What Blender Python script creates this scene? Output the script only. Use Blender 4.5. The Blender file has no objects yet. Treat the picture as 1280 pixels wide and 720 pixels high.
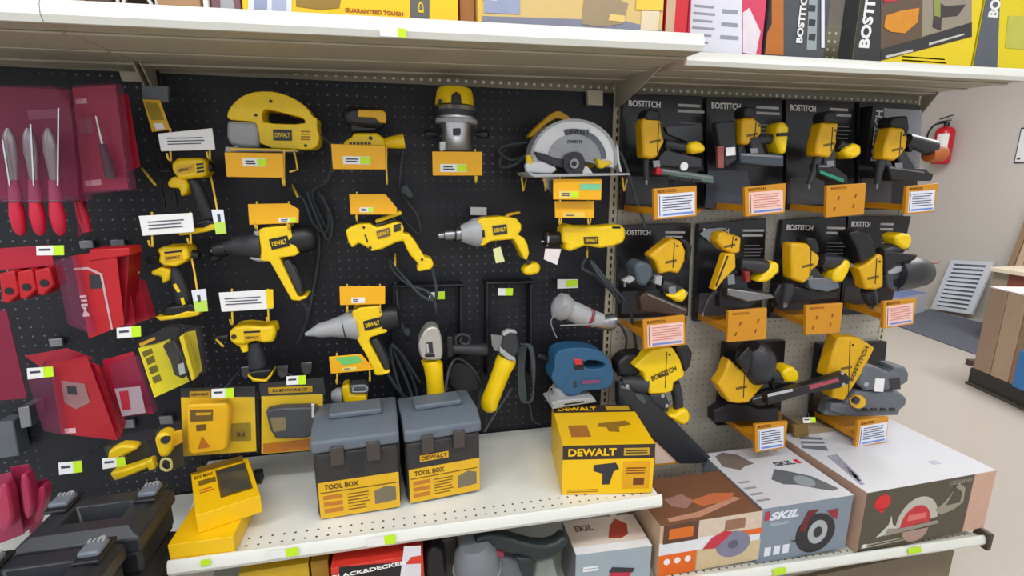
import bpy, bmesh, math, random
from mathutils import Vector, Matrix, geometry
random.seed(7)
S = bpy.context.scene
COL = S.collection
rad = math.radians
# ---------------------------------------------------------------- camera
CAM = Vector((0.545, -1.51, 1.55)); YAW, PITCH, ROLL, FPX = 13.0, 12.4, -0.15, 620.0
cd = bpy.data.cameras.new('camera'); cam = bpy.data.objects.new('camera', cd); COL.objects.link(cam)
cam.location = CAM
RM = Matrix.Rotation(rad(-YAW), 3, 'Z') @ Matrix.Rotation(rad(90 - PITCH), 3, 'X') @ Matrix.Rotation(rad(-ROLL), 3, 'Z')
cam.rotation_euler = RM.to_euler()
cd.sensor_width = 36; cd.lens = 36 * FPX / 1280; cd.clip_start = .02
S.camera = cam

def ray(x, y): return (RM @ Vector((x - 640, 360 - y, -FPX))).normalized()
def P(x, y, Y=0.0):                       # point of the scene on the upright plane at depth Y
    d = ray(x, y); return CAM + d * ((Y - CAM.y) / d.y)
def PX(x, y, X):
    d = ray(x, y); return CAM + d * ((X - CAM.x) / d.x)
def G(x, y, z):                           # point on the level plane at height z
    d = ray(x, y); return CAM + d * ((z - CAM.z) / d.z)
def mpp(x, y, Y): return ((P(x + 1, y, Y) - P(x, y, Y)).length + (P(x, y + 1, Y) - P(x, y, Y)).length) / 2
def ZF(ox, oy, s): return lambda *q: [(ox + a / s, oy + b / s) + tuple(c / s if i == 0 else c for i, c in enumerate(r)) for a, b, *r in q]
def frames():
    g = globals()
    for n, (a, b, c) in dict(z1=(0,80,3.6), z2=(0,270,3.6), z3=(0,420,3.6), z4=(0,560,3.879), z5=(160,90,4.235), z6=(160,240,4.235), z7=(160,390,3.789), z8=(400,90,4.235),
        y1=(400,230,4.235), y2=(370,380,4.235), y3=(600,90,4.235), y4=(600,240,4.235), y5=(600,380,4.0), y6=(760,100,4), y7=(960,100,4), y8=(760,260,4),
        x1=(960,260,4), x2=(760,410,4.233), x3=(960,410,4.233), x4=(360,490,3.13), x5=(640,490,3.132), x6=(900,520,3.368), x7=(1060,90,1.532), x8=(0,0,2.909),
        w1=(400,0,2.783), w2=(820,0,2.783), w3=(200,560,4.5), w4=(400,650,4),
        v1=(1080,70,6.4), v2=(1100,300,6), v3=(1080,400,5.145), v4=(700,40,5.818), v5=(0,60,5.333), v6=(280,340,3.048), v7=(1100,600,6), v8=(0,480,4.5)).items(): g[n] = ZF(a, b, c)
frames()
# ---------------------------------------------------------------- materials
def lin(c): return tuple(((v / 255) / 12.92 if v / 255 <= .04045 else ((v / 255 + .055) / 1.055) ** 2.4) for v in c)
MC = {}
def M(rgb, rough=.45, metal=0, alpha=1, var=.12, emit=0):
    k = (rgb, rough, metal, alpha, var, emit)
    if k in MC: return MC[k]
    m = bpy.data.materials.new('surface_%d_%d_%d' % rgb); m.use_nodes = True
    nt = m.node_tree; b = nt.nodes['Principled BSDF']
    c = lin(rgb)
    n = nt.nodes.new('ShaderNodeTexNoise'); n.inputs['Scale'].default_value = 38; n.inputs['Detail'].default_value = 4
    tc = nt.nodes.new('ShaderNodeTexCoord'); nt.links.new(tc.outputs['Object'], n.inputs['Vector'])
    r = nt.nodes.new('ShaderNodeMix'); r.data_type = 'RGBA'
    r.inputs['A'].default_value = (*[v * (1 - var) for v in c], 1); r.inputs['B'].default_value = (*[min(1, v * (1 + var)) for v in c], 1)
    nt.links.new(n.outputs['Fac'], r.inputs['Factor']); nt.links.new(r.outputs['Result'], b.inputs['Base Color'])
    b.inputs['Roughness'].default_value = rough; b.inputs['Metallic'].default_value = metal
    if alpha < 1: b.inputs['Alpha'].default_value = alpha
    if emit: b.inputs['Emission Color'].default_value = (*c, 1); b.inputs['Emission Strength'].default_value = emit
    MC[k] = m; return m
def MDOT(rgb, dot, pitch=.0254, r=.0035, plane='XZ', rough=.6, rows=None, var=.15, patch=0):
    m = bpy.data.materials.new('perforated_board'); m.use_nodes = True; nt = m.node_tree; b = nt.nodes['Principled BSDF']
    g = nt.nodes.new('ShaderNodeNewGeometry'); sp = nt.nodes.new('ShaderNodeSeparateXYZ'); nt.links.new(g.outputs['Position'], sp.inputs[0])
    def mt(op, a, bb=None):
        q = nt.nodes.new('ShaderNodeMath'); q.operation = op
        for i, v in enumerate((a, bb)):
            if v is None: continue
            if isinstance(v, (int, float)): q.inputs[i].default_value = v
            else: nt.links.new(v, q.inputs[i])
        return q.outputs[0]
    def cell(o):
        f = mt('FRACT', mt('DIVIDE', mt('ADD', sp.outputs[o], 10.0), pitch)); f = mt('SUBTRACT', f, .5); return mt('MULTIPLY', f, f)
    d = mt('ADD', cell(plane[0]), cell(plane[1])); mask = mt('LESS_THAN', d, (r / pitch) ** 2)
    if rows: mask = mt('MULTIPLY', mask, mt('LESS_THAN', sp.outputs['Y'], rows))
    if patch:
        nz = nt.nodes.new('ShaderNodeTexNoise'); nz.inputs['Scale'].default_value = 3.2; nt.links.new(g.outputs['Position'], nz.inputs['Vector'])
        cr = nt.nodes.new('ShaderNodeMapRange'); cr.inputs[1].default_value = .42; cr.inputs[2].default_value = .66; cr.inputs[3].default_value = 1 - patch; cr.inputs[4].default_value = 1
        nt.links.new(nz.outputs['Fac'], cr.inputs[0]); mask = mt('MULTIPLY', mask, cr.outputs[0])
    n = nt.nodes.new('ShaderNodeTexNoise'); n.inputs['Scale'].default_value = 6; nt.links.new(g.outputs['Position'], n.inputs['Vector'])
    c = lin(rgb); a = nt.nodes.new('ShaderNodeMix'); a.data_type = 'RGBA'
    a.inputs['A'].default_value = (*[v * (1 - var) for v in c], 1); a.inputs['B'].default_value = (*[v * (1 + var) for v in c], 1); nt.links.new(n.outputs['Fac'], a.inputs['Factor'])
    x = nt.nodes.new('ShaderNodeMix'); x.data_type = 'RGBA'; nt.links.new(mask, x.inputs['Factor']); nt.links.new(a.outputs['Result'], x.inputs['A']); x.inputs['B'].default_value = (*lin(dot), 1)
    nt.links.new(x.outputs['Result'], b.inputs['Base Color']); b.inputs['Roughness'].default_value = rough
    return m
YEL = M((246, 206, 10), .35); YELD = M((222, 172, 14), .4); ORG = M((232, 150, 8), .45); SIGN = M((242, 178, 8), .4, var=.04)
BLK = M((26, 26, 30), .4); DRK = M((46, 48, 54), .5); GRY = M((98, 104, 112), .5); LGR = M((165, 168, 172), .4); RUB = M((62, 70, 75), .5)
SIL = M((198, 198, 200), .28, .85); STL = M((150, 150, 152), .32, .9); CHR = M((225, 225, 228), .12, 1)
WHT = M((236, 236, 236), .6, var=.04); PAP = M((225, 228, 240), .6, var=.03); PNK = M((240, 200, 190), .6, var=.04); CRM = M((226, 220, 200), .45, var=.05); BGE = M((196, 186, 160), .5, var=.05)
RED = M((186, 22, 34), .4); REDD = M((128, 14, 34), .5); LIME = M((196, 240, 30), .5, var=.05); INK = M((60, 66, 84), .7)
CLR = M((90, 90, 100), .06, 0, .07, .02); CLRR = M((150, 60, 100), .08, 0, .2, .05); CARD = M((176, 138, 100), .75, var=.1); BROWN = M((98, 72, 48), .7)
WIRE = M((228, 190, 60), .35); ZINC = M((150, 152, 158), .35, .7); BLUE = M((40, 90, 128), .45); TEAL = M((120, 200, 150), .6)

# ---------------------------------------------------------------- objects
def thing(name, label, cat, group=None, at=(0, 0, 0)):
    o = bpy.data.objects.new(name, None); COL.objects.link(o); o.location = at; o.empty_display_size = .03
    o['label'] = label; o['category'] = cat
    if group: o['group'] = group
    return o
def org(parent):
    v = Vector((0, 0, 0)); p = parent
    while p is not None: v += Vector(p.location); p = p.parent
    return v
def finish(name, bm, mat, parent=None, label=None, bevel=0, seg=2, sharp=38, kind=None, mats=None):
    bmesh.ops.remove_doubles(bm, verts=bm.verts, dist=1e-6)
    bmesh.ops.recalc_face_normals(bm, faces=bm.faces)
    for f in bm.faces: f.smooth = True
    for e in bm.edges:
        if len(e.link_faces) == 2 and e.calc_face_angle(0) > rad(sharp): e.smooth = False
    d = org(parent)
    if d.length: bmesh.ops.translate(bm, vec=-d, verts=bm.verts)
    me = bpy.data.meshes.new(name); bm.to_mesh(me); bm.free()
    for m in (mats or [mat]): me.materials.append(m)
    o = bpy.data.objects.new(name, me); COL.objects.link(o); o.parent = parent
    if label: o['label'] = label
    if kind: o['kind'] = kind
    if bevel:
        b = o.modifiers.new('bevel', 'BEVEL'); b.width = bevel; b.segments = seg; b.limit_method = 'ANGLE'; b.angle_limit = rad(40); b.use_clamp_overlap = True
        try: b.harden_normals = False
        except Exception: pass
    return o
def tag(o, label, cat, group=None):
    o['label'] = label; o['category'] = cat
    if group: o['group'] = group
    return o
def struct(o): o['kind'] = 'structure'; return o
def smooth_poly(pts, n=2):
    for _ in range(n):
        q = []
        for i in range(len(pts)):
            a, b = pts[i], pts[(i + 1) % len(pts)]
            q += [(a[0] * .75 + b[0] * .25, a[1] * .75 + b[1] * .25), (a[0] * .25 + b[0] * .75, a[1] * .25 + b[1] * .75)]
        pts = q
    return pts
def add_prism(bm, rings, off):             # rings: outer + holes as 3-D point lists; extruded by vector off
    b2 = bmesh.new(); edges = []
    for r in rings:
        vs = [b2.verts.new(v) for v in r]
        for i in range(len(vs)): edges.append(b2.edges.new((vs[i], vs[(i + 1) % len(vs)])))
    if len(rings) == 1 : bmesh.ops.contextual_create(b2, geom=list(b2.edges))
    else: bmesh.ops.triangle_fill(b2, use_beauty=True, edges=edges)
    if not b2.faces: bmesh.ops.triangle_fill(b2, use_beauty=True, edges=edges)
    r = bmesh.ops.extrude_face_region(b2, geom=list(b2.faces))
    bmesh.ops.translate(b2, vec=off, verts=[v for v in r['geom'] if isinstance(v, bmesh.types.BMVert)])
    me = bpy.data.meshes.new('t'); b2.to_mesh(me); b2.free(); bm.from_mesh(me); bpy.data.meshes.remove(me)
def slab(name, mat, parent, pts, Y, t, bev=None, sm=0, holes=(), label=None, bm=None):
    """outline seen at depth Y (its front face), real thickness t going back"""
    if sm: pts = smooth_poly(list(pts), sm)
    own = bm is None; bm = bm or bmesh.new()
    add_prism(bm, [[P(a[0], a[1], Y) for a in pts]] + [[P(a[0], a[1], Y) for a in (smooth_poly(list(h), sm) if sm else h)] for h in holes], Vector((0, t, 0)))
    if not own: return
    return finish(name, bm, mat, parent, label, bevel=(min(t * .3, .006) if bev is None else bev))
def add_tube(bm, pts, rr, n=10, cap=True, squash=1.0, up=None):
    rings = []; prev = None
    for i, p in enumerate(pts):
        a = pts[max(i - 1, 0)]; b = pts[min(i + 1, len(pts) - 1)]; d = (b - a)
        if d.length < 1e-9: d = prev or Vector((0, 0, 1))
        d = d.normalized()
        if up is None:
            if prev is None: x = d.orthogonal().normalized()
            else: x = (x - d * x.dot(d)); x = x.normalized() if x.length > 1e-6 else d.orthogonal().normalized()
            y = d.cross(x)
        else:
            y = (up - d * up.dot(d)).normalized(); x = y.cross(d)
        prev = d; r = rr[i] if hasattr(rr, '__len__') else rr
        rings.append([bm.verts.new(p + x * (r * math.cos(2 * math.pi * k / n)) + y * (r * squash * math.sin(2 * math.pi * k / n))) for k in range(n)])
    for A, B in zip(rings, rings[1:]):
        for k in range(n): bm.faces.new((A[k], A[(k + 1) % n], B[(k + 1) % n], B[k]))
    if cap: bm.faces.new(rings[0]); bm.faces.new(rings[-1])
def loft(name, mat, parent, pts, Y, n=20, squash=1.0, label=None, bm=None, dY=0):
    """pts (x, y, radius) traced along an axis; turned round section; dY tilts the axis in depth"""
    own = bm is None; bm = bm or bmesh.new()
    L = []; R = []
    # axis direction fixed first->last keeps end caps square
    q = [P(a[0], a[1], Y + dY * i / max(1, len(pts) - 1)) for i, a in enumerate(pts)]
    m = mpp(pts[0][0], pts[0][1], Y); ax = (q[-1] - q[0]).normalized()
    up = Vector((0, 1, 0)); yv = (up - ax * up.dot(ax)).normalized(); xv = yv.cross(ax)
    rings = []
    for i, c in enumerate(q):
        r = pts[i][2] * m
        rings.append([bm.verts.new(c + xv * (r * math.cos(2 * math.pi * k / n)) + yv * (r * squash * math.sin(2 * math.pi * k / n))) for k in range(n)])
    for A, B in zip(rings, rings[1:]):
        for k in range(n): bm.faces.new((A[k], A[(k + 1) % n], B[(k + 1) % n], B[k]))
    bm.faces.new(rings[0]); bm.faces.new(rings[-1])
    if not own: return
    return finish(name, bm, mat, parent, label)
def spline(pts, k=6):
    if len(pts) < 3: return list(pts)
    o = []
    for i in range(len(pts) - 1):
        a, b, c, d = pts[max(i - 1, 0)], pts[i], pts[i + 1], pts[min(i + 2, len(pts) - 1)]
        for j in range(k):
            t = j / k; o.append(.5 * ((2 * b) + (c - a) * t + (2 * a - 5 * b + 4 * c - d) * t * t + (3 * b - a - 3 * c + d) * t ** 3))
    o.append(pts[-1]); return o
def wire(name, mat, parent, pts, r=.002, Y=None, n=8, k=6, label=None, bm=None, curved=True):
    q = [Vector(p) if Y is None and len(p) == 3 and isinstance(p, Vector) else P(p[0], p[1], p[2] if len(p) > 2 else Y) for p in pts]
    own = bm is None; bm = bm or bmesh.new(); add_tube(bm, spline(q, k) if curved else q, r, n)
    if own: return finish(name, bm, mat, parent, label)
def add_box(bm, o, u, v, w):
    vs = [bm.verts.new(o + u * a + v * b + w * c) for c in (0, 1) for b in (0, 1) for a in (0, 1)]
    for f in ((0, 2, 3, 1), (4, 5, 7, 6), (0, 1, 5, 4), (2, 6, 7, 3), (0, 4, 6, 2), (1, 3, 7, 5)): bm.faces.new([vs[i] for i in f])
def box(name, mat, parent, o, u, v, w, bevel=0, label=None):
    bm = bmesh.new(); add_box(bm, Vector(o), Vector(u), Vector(v), Vector(w)); return finish(name, bm, mat, parent, label, bevel)
def abox(name, mat, parent, lo, hi, bevel=0, label=None):
    return box(name, mat, parent, lo, (hi[0] - lo[0], 0, 0), (0, hi[1] - lo[1], 0), (0, 0, hi[2] - lo[2]), bevel, label)
class Face:                                 # a flat printed face: u to the right 0..1, v up 0..1
    def __init__(s, o, u, v, n=None):
        s.o, s.u, s.v = Vector(o), Vector(u), Vector(v); s.n = (s.u.cross(s.v)).normalized() if n is None else n
        s.W, s.H = s.u.length, s.v.length
    def pt(s, a, b, h=0): return s.o + s.u * a + s.v * b + s.n * h
    def poly(s, name, mat, parent, pts, h=.0006, t=.0008, label=None, holes=(), bm=None):
        own = bm is None; bm = bm or bmesh.new()
        add_prism(bm, [[s.pt(a, b, h) for a, b in r] for r in [pts] + list(holes)], -s.n * t)
        if own: return finish(name, bm, mat, parent, label)
    def rect(s, name, mat, parent, a0, b0, a1, b1, h=.0006, t=.0008, label=None, bm=None): return s.poly(name, mat, parent, [(a0, b0), (a1, b0), (a1, b1), (a0, b1)], h, t, label, bm=bm)
    def ell(s, name, mat, parent, a, b, ra, rb, h=.0006, n=24, a0=0, a1=360, inner=0, label=None, bm=None, t=.0008):
        full = a1 - a0 >= 360; N = n if full else n + 1
        ang = [rad(a0 + (a1 - a0) * k / n) for k in range(N)]
        out = [(a + ra * math.cos(q), b + rb * math.sin(q)) for q in ang]
        inn = [(a + ra * inner * math.cos(q), b + rb * inner * math.sin(q)) for q in ang]
        if not inner: return s.poly(name, mat, parent, out if full else out + [(a, b)], h, t, label, bm=bm)
        if full: return s.poly(name, mat, parent, out, h, t, label, holes=[inn], bm=bm)
        return s.poly(name, mat, parent, out + inn[::-1], h, t, label, bm=bm)
    def lines(s, name, mat, parent, a0, b0, a1, b1, n, frac=.4, h=.0006, jag=.25, label=None):
        bm = bmesh.new()
        for i in range(n):
            y = b1 - (b1 - b0) * (i + .5) / n; hh = (b1 - b0) / n * frac / 2
            s.rect('', None, None, a0, y - hh, a1 - (a1 - a0) * jag * random.random(), y + hh, h, bm=bm)
        return finish(name, bm, mat, parent, label)
    def text(s, name, mat, parent, txt, a, b, hgt, width=None, h=.0012, bold=.012, rot=0, shear=0, label=None):
        """hgt = letter height as share of face height; width = whole width as share of face width; (a,b) the centre"""
        cu = bpy.data.curves.new('t', 'FONT'); cu.body = txt; cu.align_x = 'CENTER'; cu.resolution_u = 3; cu.offset = bold; cu.extrude = 0; cu.shear = shear
        ob = bpy.data.objects.new('t', cu); me = bpy.data.meshes.new_from_object(ob)
        xs = [v.co.x for v in me.vertices]; ys = [v.co.y for v in me.vertices]
        w0, w1_, h0, h1 = min(xs), max(xs), min(ys), max(ys)
        if rot: HH = hgt * s.W; WW = (width * s.H) if width else (w1_ - w0) / (h1 - h0) * HH
        else: HH = hgt * s.H; WW = (width * s.W) if width else (w1_ - w0) / (h1 - h0) * HH
        U = s.u.normalized(); V = s.v.normalized(); c0 = s.pt(a, b, h); cr, sr = math.cos(rad(rot)), math.sin(rad(rot))
        bm = bmesh.new(); bm.from_mesh(me); off = org(parent)
        for v in bm.verts:
            x = ((v.co.x - w0) / (w1_ - w0) - .5) * WW; y = ((v.co.y - h0) / (h1 - h0) - .5) * HH
            v.co = c0 + U * (x * cr - y * sr) + V * (x * sr + y * cr)
        r = bmesh.ops.extrude_face_region(bm, geom=list(bm.faces)); bmesh.ops.translate(bm, vec=-s.n * .0008, verts=[v for v in r['geom'] if isinstance(v, bmesh.types.BMVert)])
        bpy.data.objects.remove(ob); bpy.data.curves.remove(cu); bpy.data.meshes.remove(me)
        return finish(name, bm, mat, parent, label)
def quadface(pl, pr, ptl, Y, h=0):          # face from pixel corners bottom-left, bottom-right, top-left on plane Y
    o = P(*pl, Y); return Face(o, P(*pr, Y) - o, P(*ptl, Y) - o)
def up_height(A, px, py):                   # height above A at which the upright through A meets the sight line
    d = ray(px, py); k = ((A.x - CAM.x) * d.x + (A.y - CAM.y) * d.y) / (d.x * d.x + d.y * d.y); return (CAM + d * k).z - A.z
class Carton:
    """rectangular box on level z: A, B = pixels of the front bottom corners, T = pixel of the top corner above A, depth in metres"""
    def __init__(s, name, mat, label, cat, z, A, B, T=None, depth=.2, h=None, group=None, bevel=.0015, bodyname='carton'):
        a, b = G(*A, z), G(*B, z); s.h = h or up_height(a, *T)
        s.U = b - a; s.D = Vector((-s.U.y, s.U.x, 0)).normalized() * depth; s.a = a; up = Vector((0, 0, s.h))
        s.t = thing(name, label, cat, group, at=a + s.U / 2 + s.D / 2)
        s.body = box(bodyname, mat, s.t, a, s.U, s.D, up, bevel)
        s.front = Face(a, s.U, up); s.top = Face(a + up, s.U, s.D); s.left = Face(a + s.D, -s.D, up); s.right = Face(a + s.U, s.D, up)
# ---------------------------------------------------------------- the room
flm = M((184, 176, 166), .35, var=.06)
struct(abox('floor', flm, None, (-4, -5, -.05), (7.5, 5, 0)))
FW = 0
wj = G(1175, 384, 0)                      # where the right wall meets the floor
WX = wj.x
wallm = M((204, 198, 192), .7, var=.03)
struct(abox('wall_right', wallm, None, (WX, -5, 0), (WX + .1, 5, 4.6)))
struct(abox('wall_back', wallm, None, (-4, 4.9, 0), (WX, 5, 4.6)))
struct(abox('ceiling', M((225, 225, 220), .8), None, (-4, -5, 4.6), (WX + .1, 5, 4.65)))
# ---------------------------------------------------------------- gondola
UP = [('195', 193, 110), ('770', 773, 130), ('1150', 1150, 150)]
XU = [P(193, 110, 0).x, P(773, 130, 0).x, P(1148, 150, 0).x]
ux0, ux1, ux2 = XU; ul = ux0 - (ux1 - ux0)
print('uprights', XU, 'wall', WX)
UPM = upm = M((196, 188, 166), .4, var=.05)
for i, x in enumerate(XU):
    t = thing('display_upright', ['black slotted steel upright between the red packs and the black pegboard', 'cream slotted steel upright beside the round saw, between black and pale boards', 'cream slotted steel upright at the far right end of the display'][i], 'upright', 'uprights of the shelving run', at=(x, 0, 0))
    upm = BLK if i == 0 else UPM
    abox('post', upm, t, (x - .014, .002, 0), (x + .014, .05, 2.25), .002)
    bm = bmesh.new()
    for k in range(60):
        z = .5 + k * .0254
        add_box(bm, Vector((x - .003, .0008, z)), Vector((.006, 0, 0)), Vector((0, .002, 0)), Vector((0, 0, .014)))
    finish('slot_row', bm, BLK, t)
    abox('foot', upm, t, (x - .014, -.44, .0), (x + .014, .002, .09), .002)
upm = UPM
PEGD = MDOT((22, 24, 34), (135, 138, 150), .0254, .0023, patch=.98, rough=.5)
PEGC = MDOT((188, 184, 172), (90, 86, 80), .0254, .0028, patch=.3)
def board(x0, x1, mat, label):
    o = abox('pegboard', mat, None, (x0 + .016, .003, .42), (x1 - .016, .012, 1.809)); tag(o, label, 'pegboard', 'back boards of the shelving run'); return o
board(ul, ux0, PEGD, 'black perforated pegboard behind the hanging red packs')
board(ux0, ux1, PEGD, 'wide black pegboard behind the yellow power tools')
board(ux1, ux2, PEGC, 'pale beige pegboard behind the nail gun displays')
STRIP = MDOT((142, 136, 118), (235, 232, 220), .0254, .0045, plane='XZ', rough=.5)
for x0, x1, lb in ((ul, ux0, 'above the red packs'), (ux0, ux1, 'above the black pegboard'), (ux1, ux2, 'above the nail gun displays')):
    tag(abox('perforated_rail', STRIP, None, (x0 + .016, .001, 1.81), (x1 - .016, .03, 2.05)), 'beige steel back panel under the top shelf ' + lb, 'panel')
# shelves: front corners from the photo at a real depth
def shelf(label, fl, fr, Yf, xb0, xb1, zb, lip, under, dots=None, ribs=True, brackets=True):
    a, b = (fl, fr) if isinstance(fl, Vector) else (P(*fl, Yf), P(*fr, Yf)); c, d = Vector((xb0, -.003, zb[0])), Vector((xb1, -.003, zb[1]))
    t = thing('shelf', label, 'shelf', at=(a + b + c + d) / 4)
    th = .024
    bm = bmesh.new(); add_prism(bm, [[a, b, d, c]], Vector((0, 0, th)))
    finish('deck', bm, dots or under, t, bevel=.001)
    bm = bmesh.new(); n = Vector((0, -.012, 0)); u = Vector((0, 0, lip))
    prof = [(0, 0), (-.006, .0), (-.012, .3), (-.009, .8), (-.004, 1), (0.0, 1)]
    rings = []
    for p in (a, b): rings.append([bm.verts.new(p + Vector((0, y, h * lip))) for y, h in prof])
    for k in range(len(prof)): bm.faces.new((rings[0][k], rings[0][(k + 1) % 6], rings[1][(k + 1) % 6], rings[1][k]))
    bm.faces.new(rings[0]); bm.faces.new(rings[1]); finish('price_rail', bm, M((226, 228, 222), .3, var=.03), t)
    if ribs:
        for f, hgt in ((.12, .005), (.5, .004), (.82, .006)):
            p, q = a.lerp(c, f), b.lerp(d, f); bm = bmesh.new(); w = (c - a) * (.05 if f < .8 else .16)
            add_prism(bm, [[p, q, q + w, p + w]], Vector((0, 0, -hgt))); finish('rib', bm, under, t, bevel=.002)
    if brackets:
        for p, q, s in ((a, c, 1), (b, d, -1)):
            o = p.lerp(q, .3 if s < 0 and 1 < b.x < 2 else .78) + Vector((.004 * s, 0, 0)); e = q + Vector((.004 * s, 0, 0)); bm = bmesh.new()
            add_prism(bm, [[o + Vector((0, 0, .02)), e + Vector((0, 0, .02)), e - Vector((0, 0, .075)), e.lerp(o, .15) - Vector((0, 0, .07)), o + Vector((0, 0, .005))]], Vector((.004 * s, 0, 0)))
            finish('bracket', bm, under, t)
    return t, a, b, c, d
UND = M((176, 170, 152), .5, var=.04)
zbk = lambda x, y: P(x, y, 0).z
SH = {}
YT = -.46
SH['tl'] = shelf('cream steel top shelf at far left above the red packs', (-260, 14), (57, 29), YT, ul, ux0 - .002, (zbk(-100, 78), zbk(190, 85.5)), .036, UND)
SH['tm'] = shelf('long cream steel top shelf carrying yellow cartons over the black pegboard', (58.5, 29), (876, 65), YT, ux0 + .002, ux1 - .003, (zbk(200, 86), zbk(770, 103)), .036, UND)
SH['tr'] = shelf('lower cream top shelf at right carrying nailer cartons', (855, 82), (1279, 101.5), -.34, ux1 + .001, ux2, (zbk(780, 104), zbk(1148, 118)), .032, UND)
DECK = MDOT((230, 233, 228), (70, 66, 60), .0254, .0030, plane='XY', rows=-.375)
SH['bm'] = shelf('cream steel shelf with perforated front carrying the tool bags and yellow cartons', (213, 718), (825, 632), -.44, ux0 + .002, ux1 - .003, (.70, .683), .036, UND, dots=DECK)
a, b = SH['bm'][1], SH['bm'][2]; print('bm shelf', a, b)
SH['bl'] = shelf('cream steel shelf at far left under the black tool cases', Vector((ul, -.70, .60)), Vector((ux0 - .002, -.70, .60)), -.70, ul, ux0 - .002, (.60, .60), .036, UND, dots=DECK)
SH['br'] = shelf('low cream steel shelf carrying the saw cartons at right', (832, 738), (1226, 680), -.46, ux1 + .001, ux2, (.423, .36), .036, UND, dots=MDOT((216, 216, 206), (70, 66, 60), .0254, .0032, plane='XY', rows=-.42))
print('lm', SH['bm'][1].z); print('br', SH['br'][1], SH['br'][2])
o = SH['br'][2]
abox('end_cap', M((70, 62, 52), .5), SH['br'][0], (o.x, o.y - .02, o.z - .012), (o.x + .018, o.y + .03, o.z + .05), .003, label='dark brown end cap')
# base deck of the left and middle bays
SH['lm'] = shelf('low base shelf under the middle bay holding the red and grey cartons', Vector((ux0 + .002, -.5, .37)), Vector((ux1 - .003, -.5, .37)), -.5, ux0 + .002, ux1 - .003, (.37, .37), .036, UND, dots=DECK, ribs=False)
for x0, x1, lb in ((ul, ux0, 'left'), (ux0, ux1, 'middle'), (ux1, ux2, 'right')):
    tag(abox('kick_plate', M((120, 108, 88), .6), None, (x0 + .016, -.40, 0), (x1 - .016, -.385, .30)), 'dark beige kick plate below the %s bay of shelving' % lb, 'kick plate')
frames()
# ---------------------------------------------------------------- yellow tool bay
def holder(label, quad, Y, mat=SIGN, group='yellow sign holders on the black pegboard', prongs=(), tagq=None, lines=None, name='sign_holder', t=.003, tagm=WHT, lime=True, deep=None, tips=True):
    """quad TL TR BR BL in pixels; prongs: (x, y) pixel where each wire leaves under the sign"""
    TL, TR, BR, BL = quad[0], quad[1], quad[-2], quad[-1]
    o = P(*BL, Y); r = P(*BR, Y); u = P(*TL, Y)
    th = thing(name, label, 'sign holder', group, at=(o + r) / 2)
    f = Face(o, r - o, u - o)
    slab('sign_panel', mat, th, quad, Y, t, .0012)
    for k, pr in enumerate(prongs):
        x, y, L = pr if len(pr) > 2 else (*pr, 16)
        a = P(x, y - 3, Y + .006); top = P(x, (TL[1] + TR[1]) / 2 - 3, Y + .006)
        e = P(x + L * .05, y + L, Y + .004)
        bm = bmesh.new(); add_tube(bm, [top, a, e], .0022, 8)
        bk = P(x + L * .05, y + L - 1, -.001); add_tube(bm, [bk, e], .0022, 8)
        if tips: add_tube(bm, spline([e, e + Vector((0, -.012, .004)), e + Vector((0, -.016, .016))]), .0022, 8)
        finish('wire_prong', bm, WIRE, th)
    if not prongs:
        bm = bmesh.new()
        for p in (o.lerp(r, .15), o.lerp(r, .85)):
            add_tube(bm, [p + Vector((0, .006, .01)), Vector((p.x, -.001, p.z - .02))], .0022, 8)
        finish('wire_prong', bm, WIRE, th)
    if tagq:
        a0, b0, a1, b1 = tagq
        f.rect('price_label', tagm, th, a0, b0, a1, b1)
        if lime: f.rect('lime_patch', LIME, th, a0 + (a1 - a0) * .62, b0 + .02, a1, b1 - .02, .0012)
        f.lines('print', INK, th, a0 + (a1 - a0) * .12, b0 + (b1 - b0) * .2, a0 + (a1 - a0) * .55, b1 - (b1 - b0) * .2, 2, .5, .0014)
    if lines: f.lines('printed_line', lines[4] if len(lines) > 4 else INK, th, *lines[:4], 3, .28, .0016, .2)
    return th, f
def plate(parent, pts, Y, txt='DEWALT', h=.0015, mat=BLK, tm=YEL, name='nameplate', hh=.42, w=.8):
    """lettered badge; pts TL TR BR BL pixels on depth Y (front)"""
    TL, TR, BR, BL = pts; o = P(*BL, Y); f = Face(o, P(*BR, Y) - o, P(*TL, Y) - o)
    f.rect(name, mat, parent, 0, 0, 1, 1, h, .003)
    if txt: f.text('lettering', tm, parent, txt, .5, .5, hh, w, h + .0008, .02)
    return f
def vents(parent, pts, Y, mat=BLK, w=2.2, name='vent_slots'):
    bm = bmesh.new()
    for a, b in pts:
        dx, dy = b[0] - a[0], b[1] - a[1]; l = math.hypot(dx, dy); nx, ny = -dy / l * w / 2, dx / l * w / 2
        slab('', None, None, [(a[0] + nx, a[1] + ny), (b[0] + nx, b[1] + ny), (b[0] - nx, b[1] - ny), (a[0] - nx, a[1] - ny)], Y - .0008, .002, bm=bm)
    return finish(name, bm, mat, parent)
def screws(parent, pts, Y, r=1.6, mat=BLK):
    for x, y in pts:
        m = mpp(x, y, Y); bm = bmesh.new(); c = P(x, y, Y); add_tube(bm, [c + Vector((0, -.001, 0)), c + Vector((0, .003, 0))], r * m, 10); finish('screw', bm, mat, parent)
def disc(name, mat, parent, x, y, r, Y, t, n=36, label=None, bevel=0):
    m = mpp(x, y, Y); bm = bmesh.new(); c = P(x, y, Y); add_tube(bm, [c, c + Vector((0, t, 0))], r * m, n); return finish(name, bm, mat, parent, label, bevel)
def pth(name, label, cat, x, y, Y, group=None): return thing(name, label, cat, group, at=P(x, y, Y))
GT = 'yellow power tools on the black pegboard'

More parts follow.
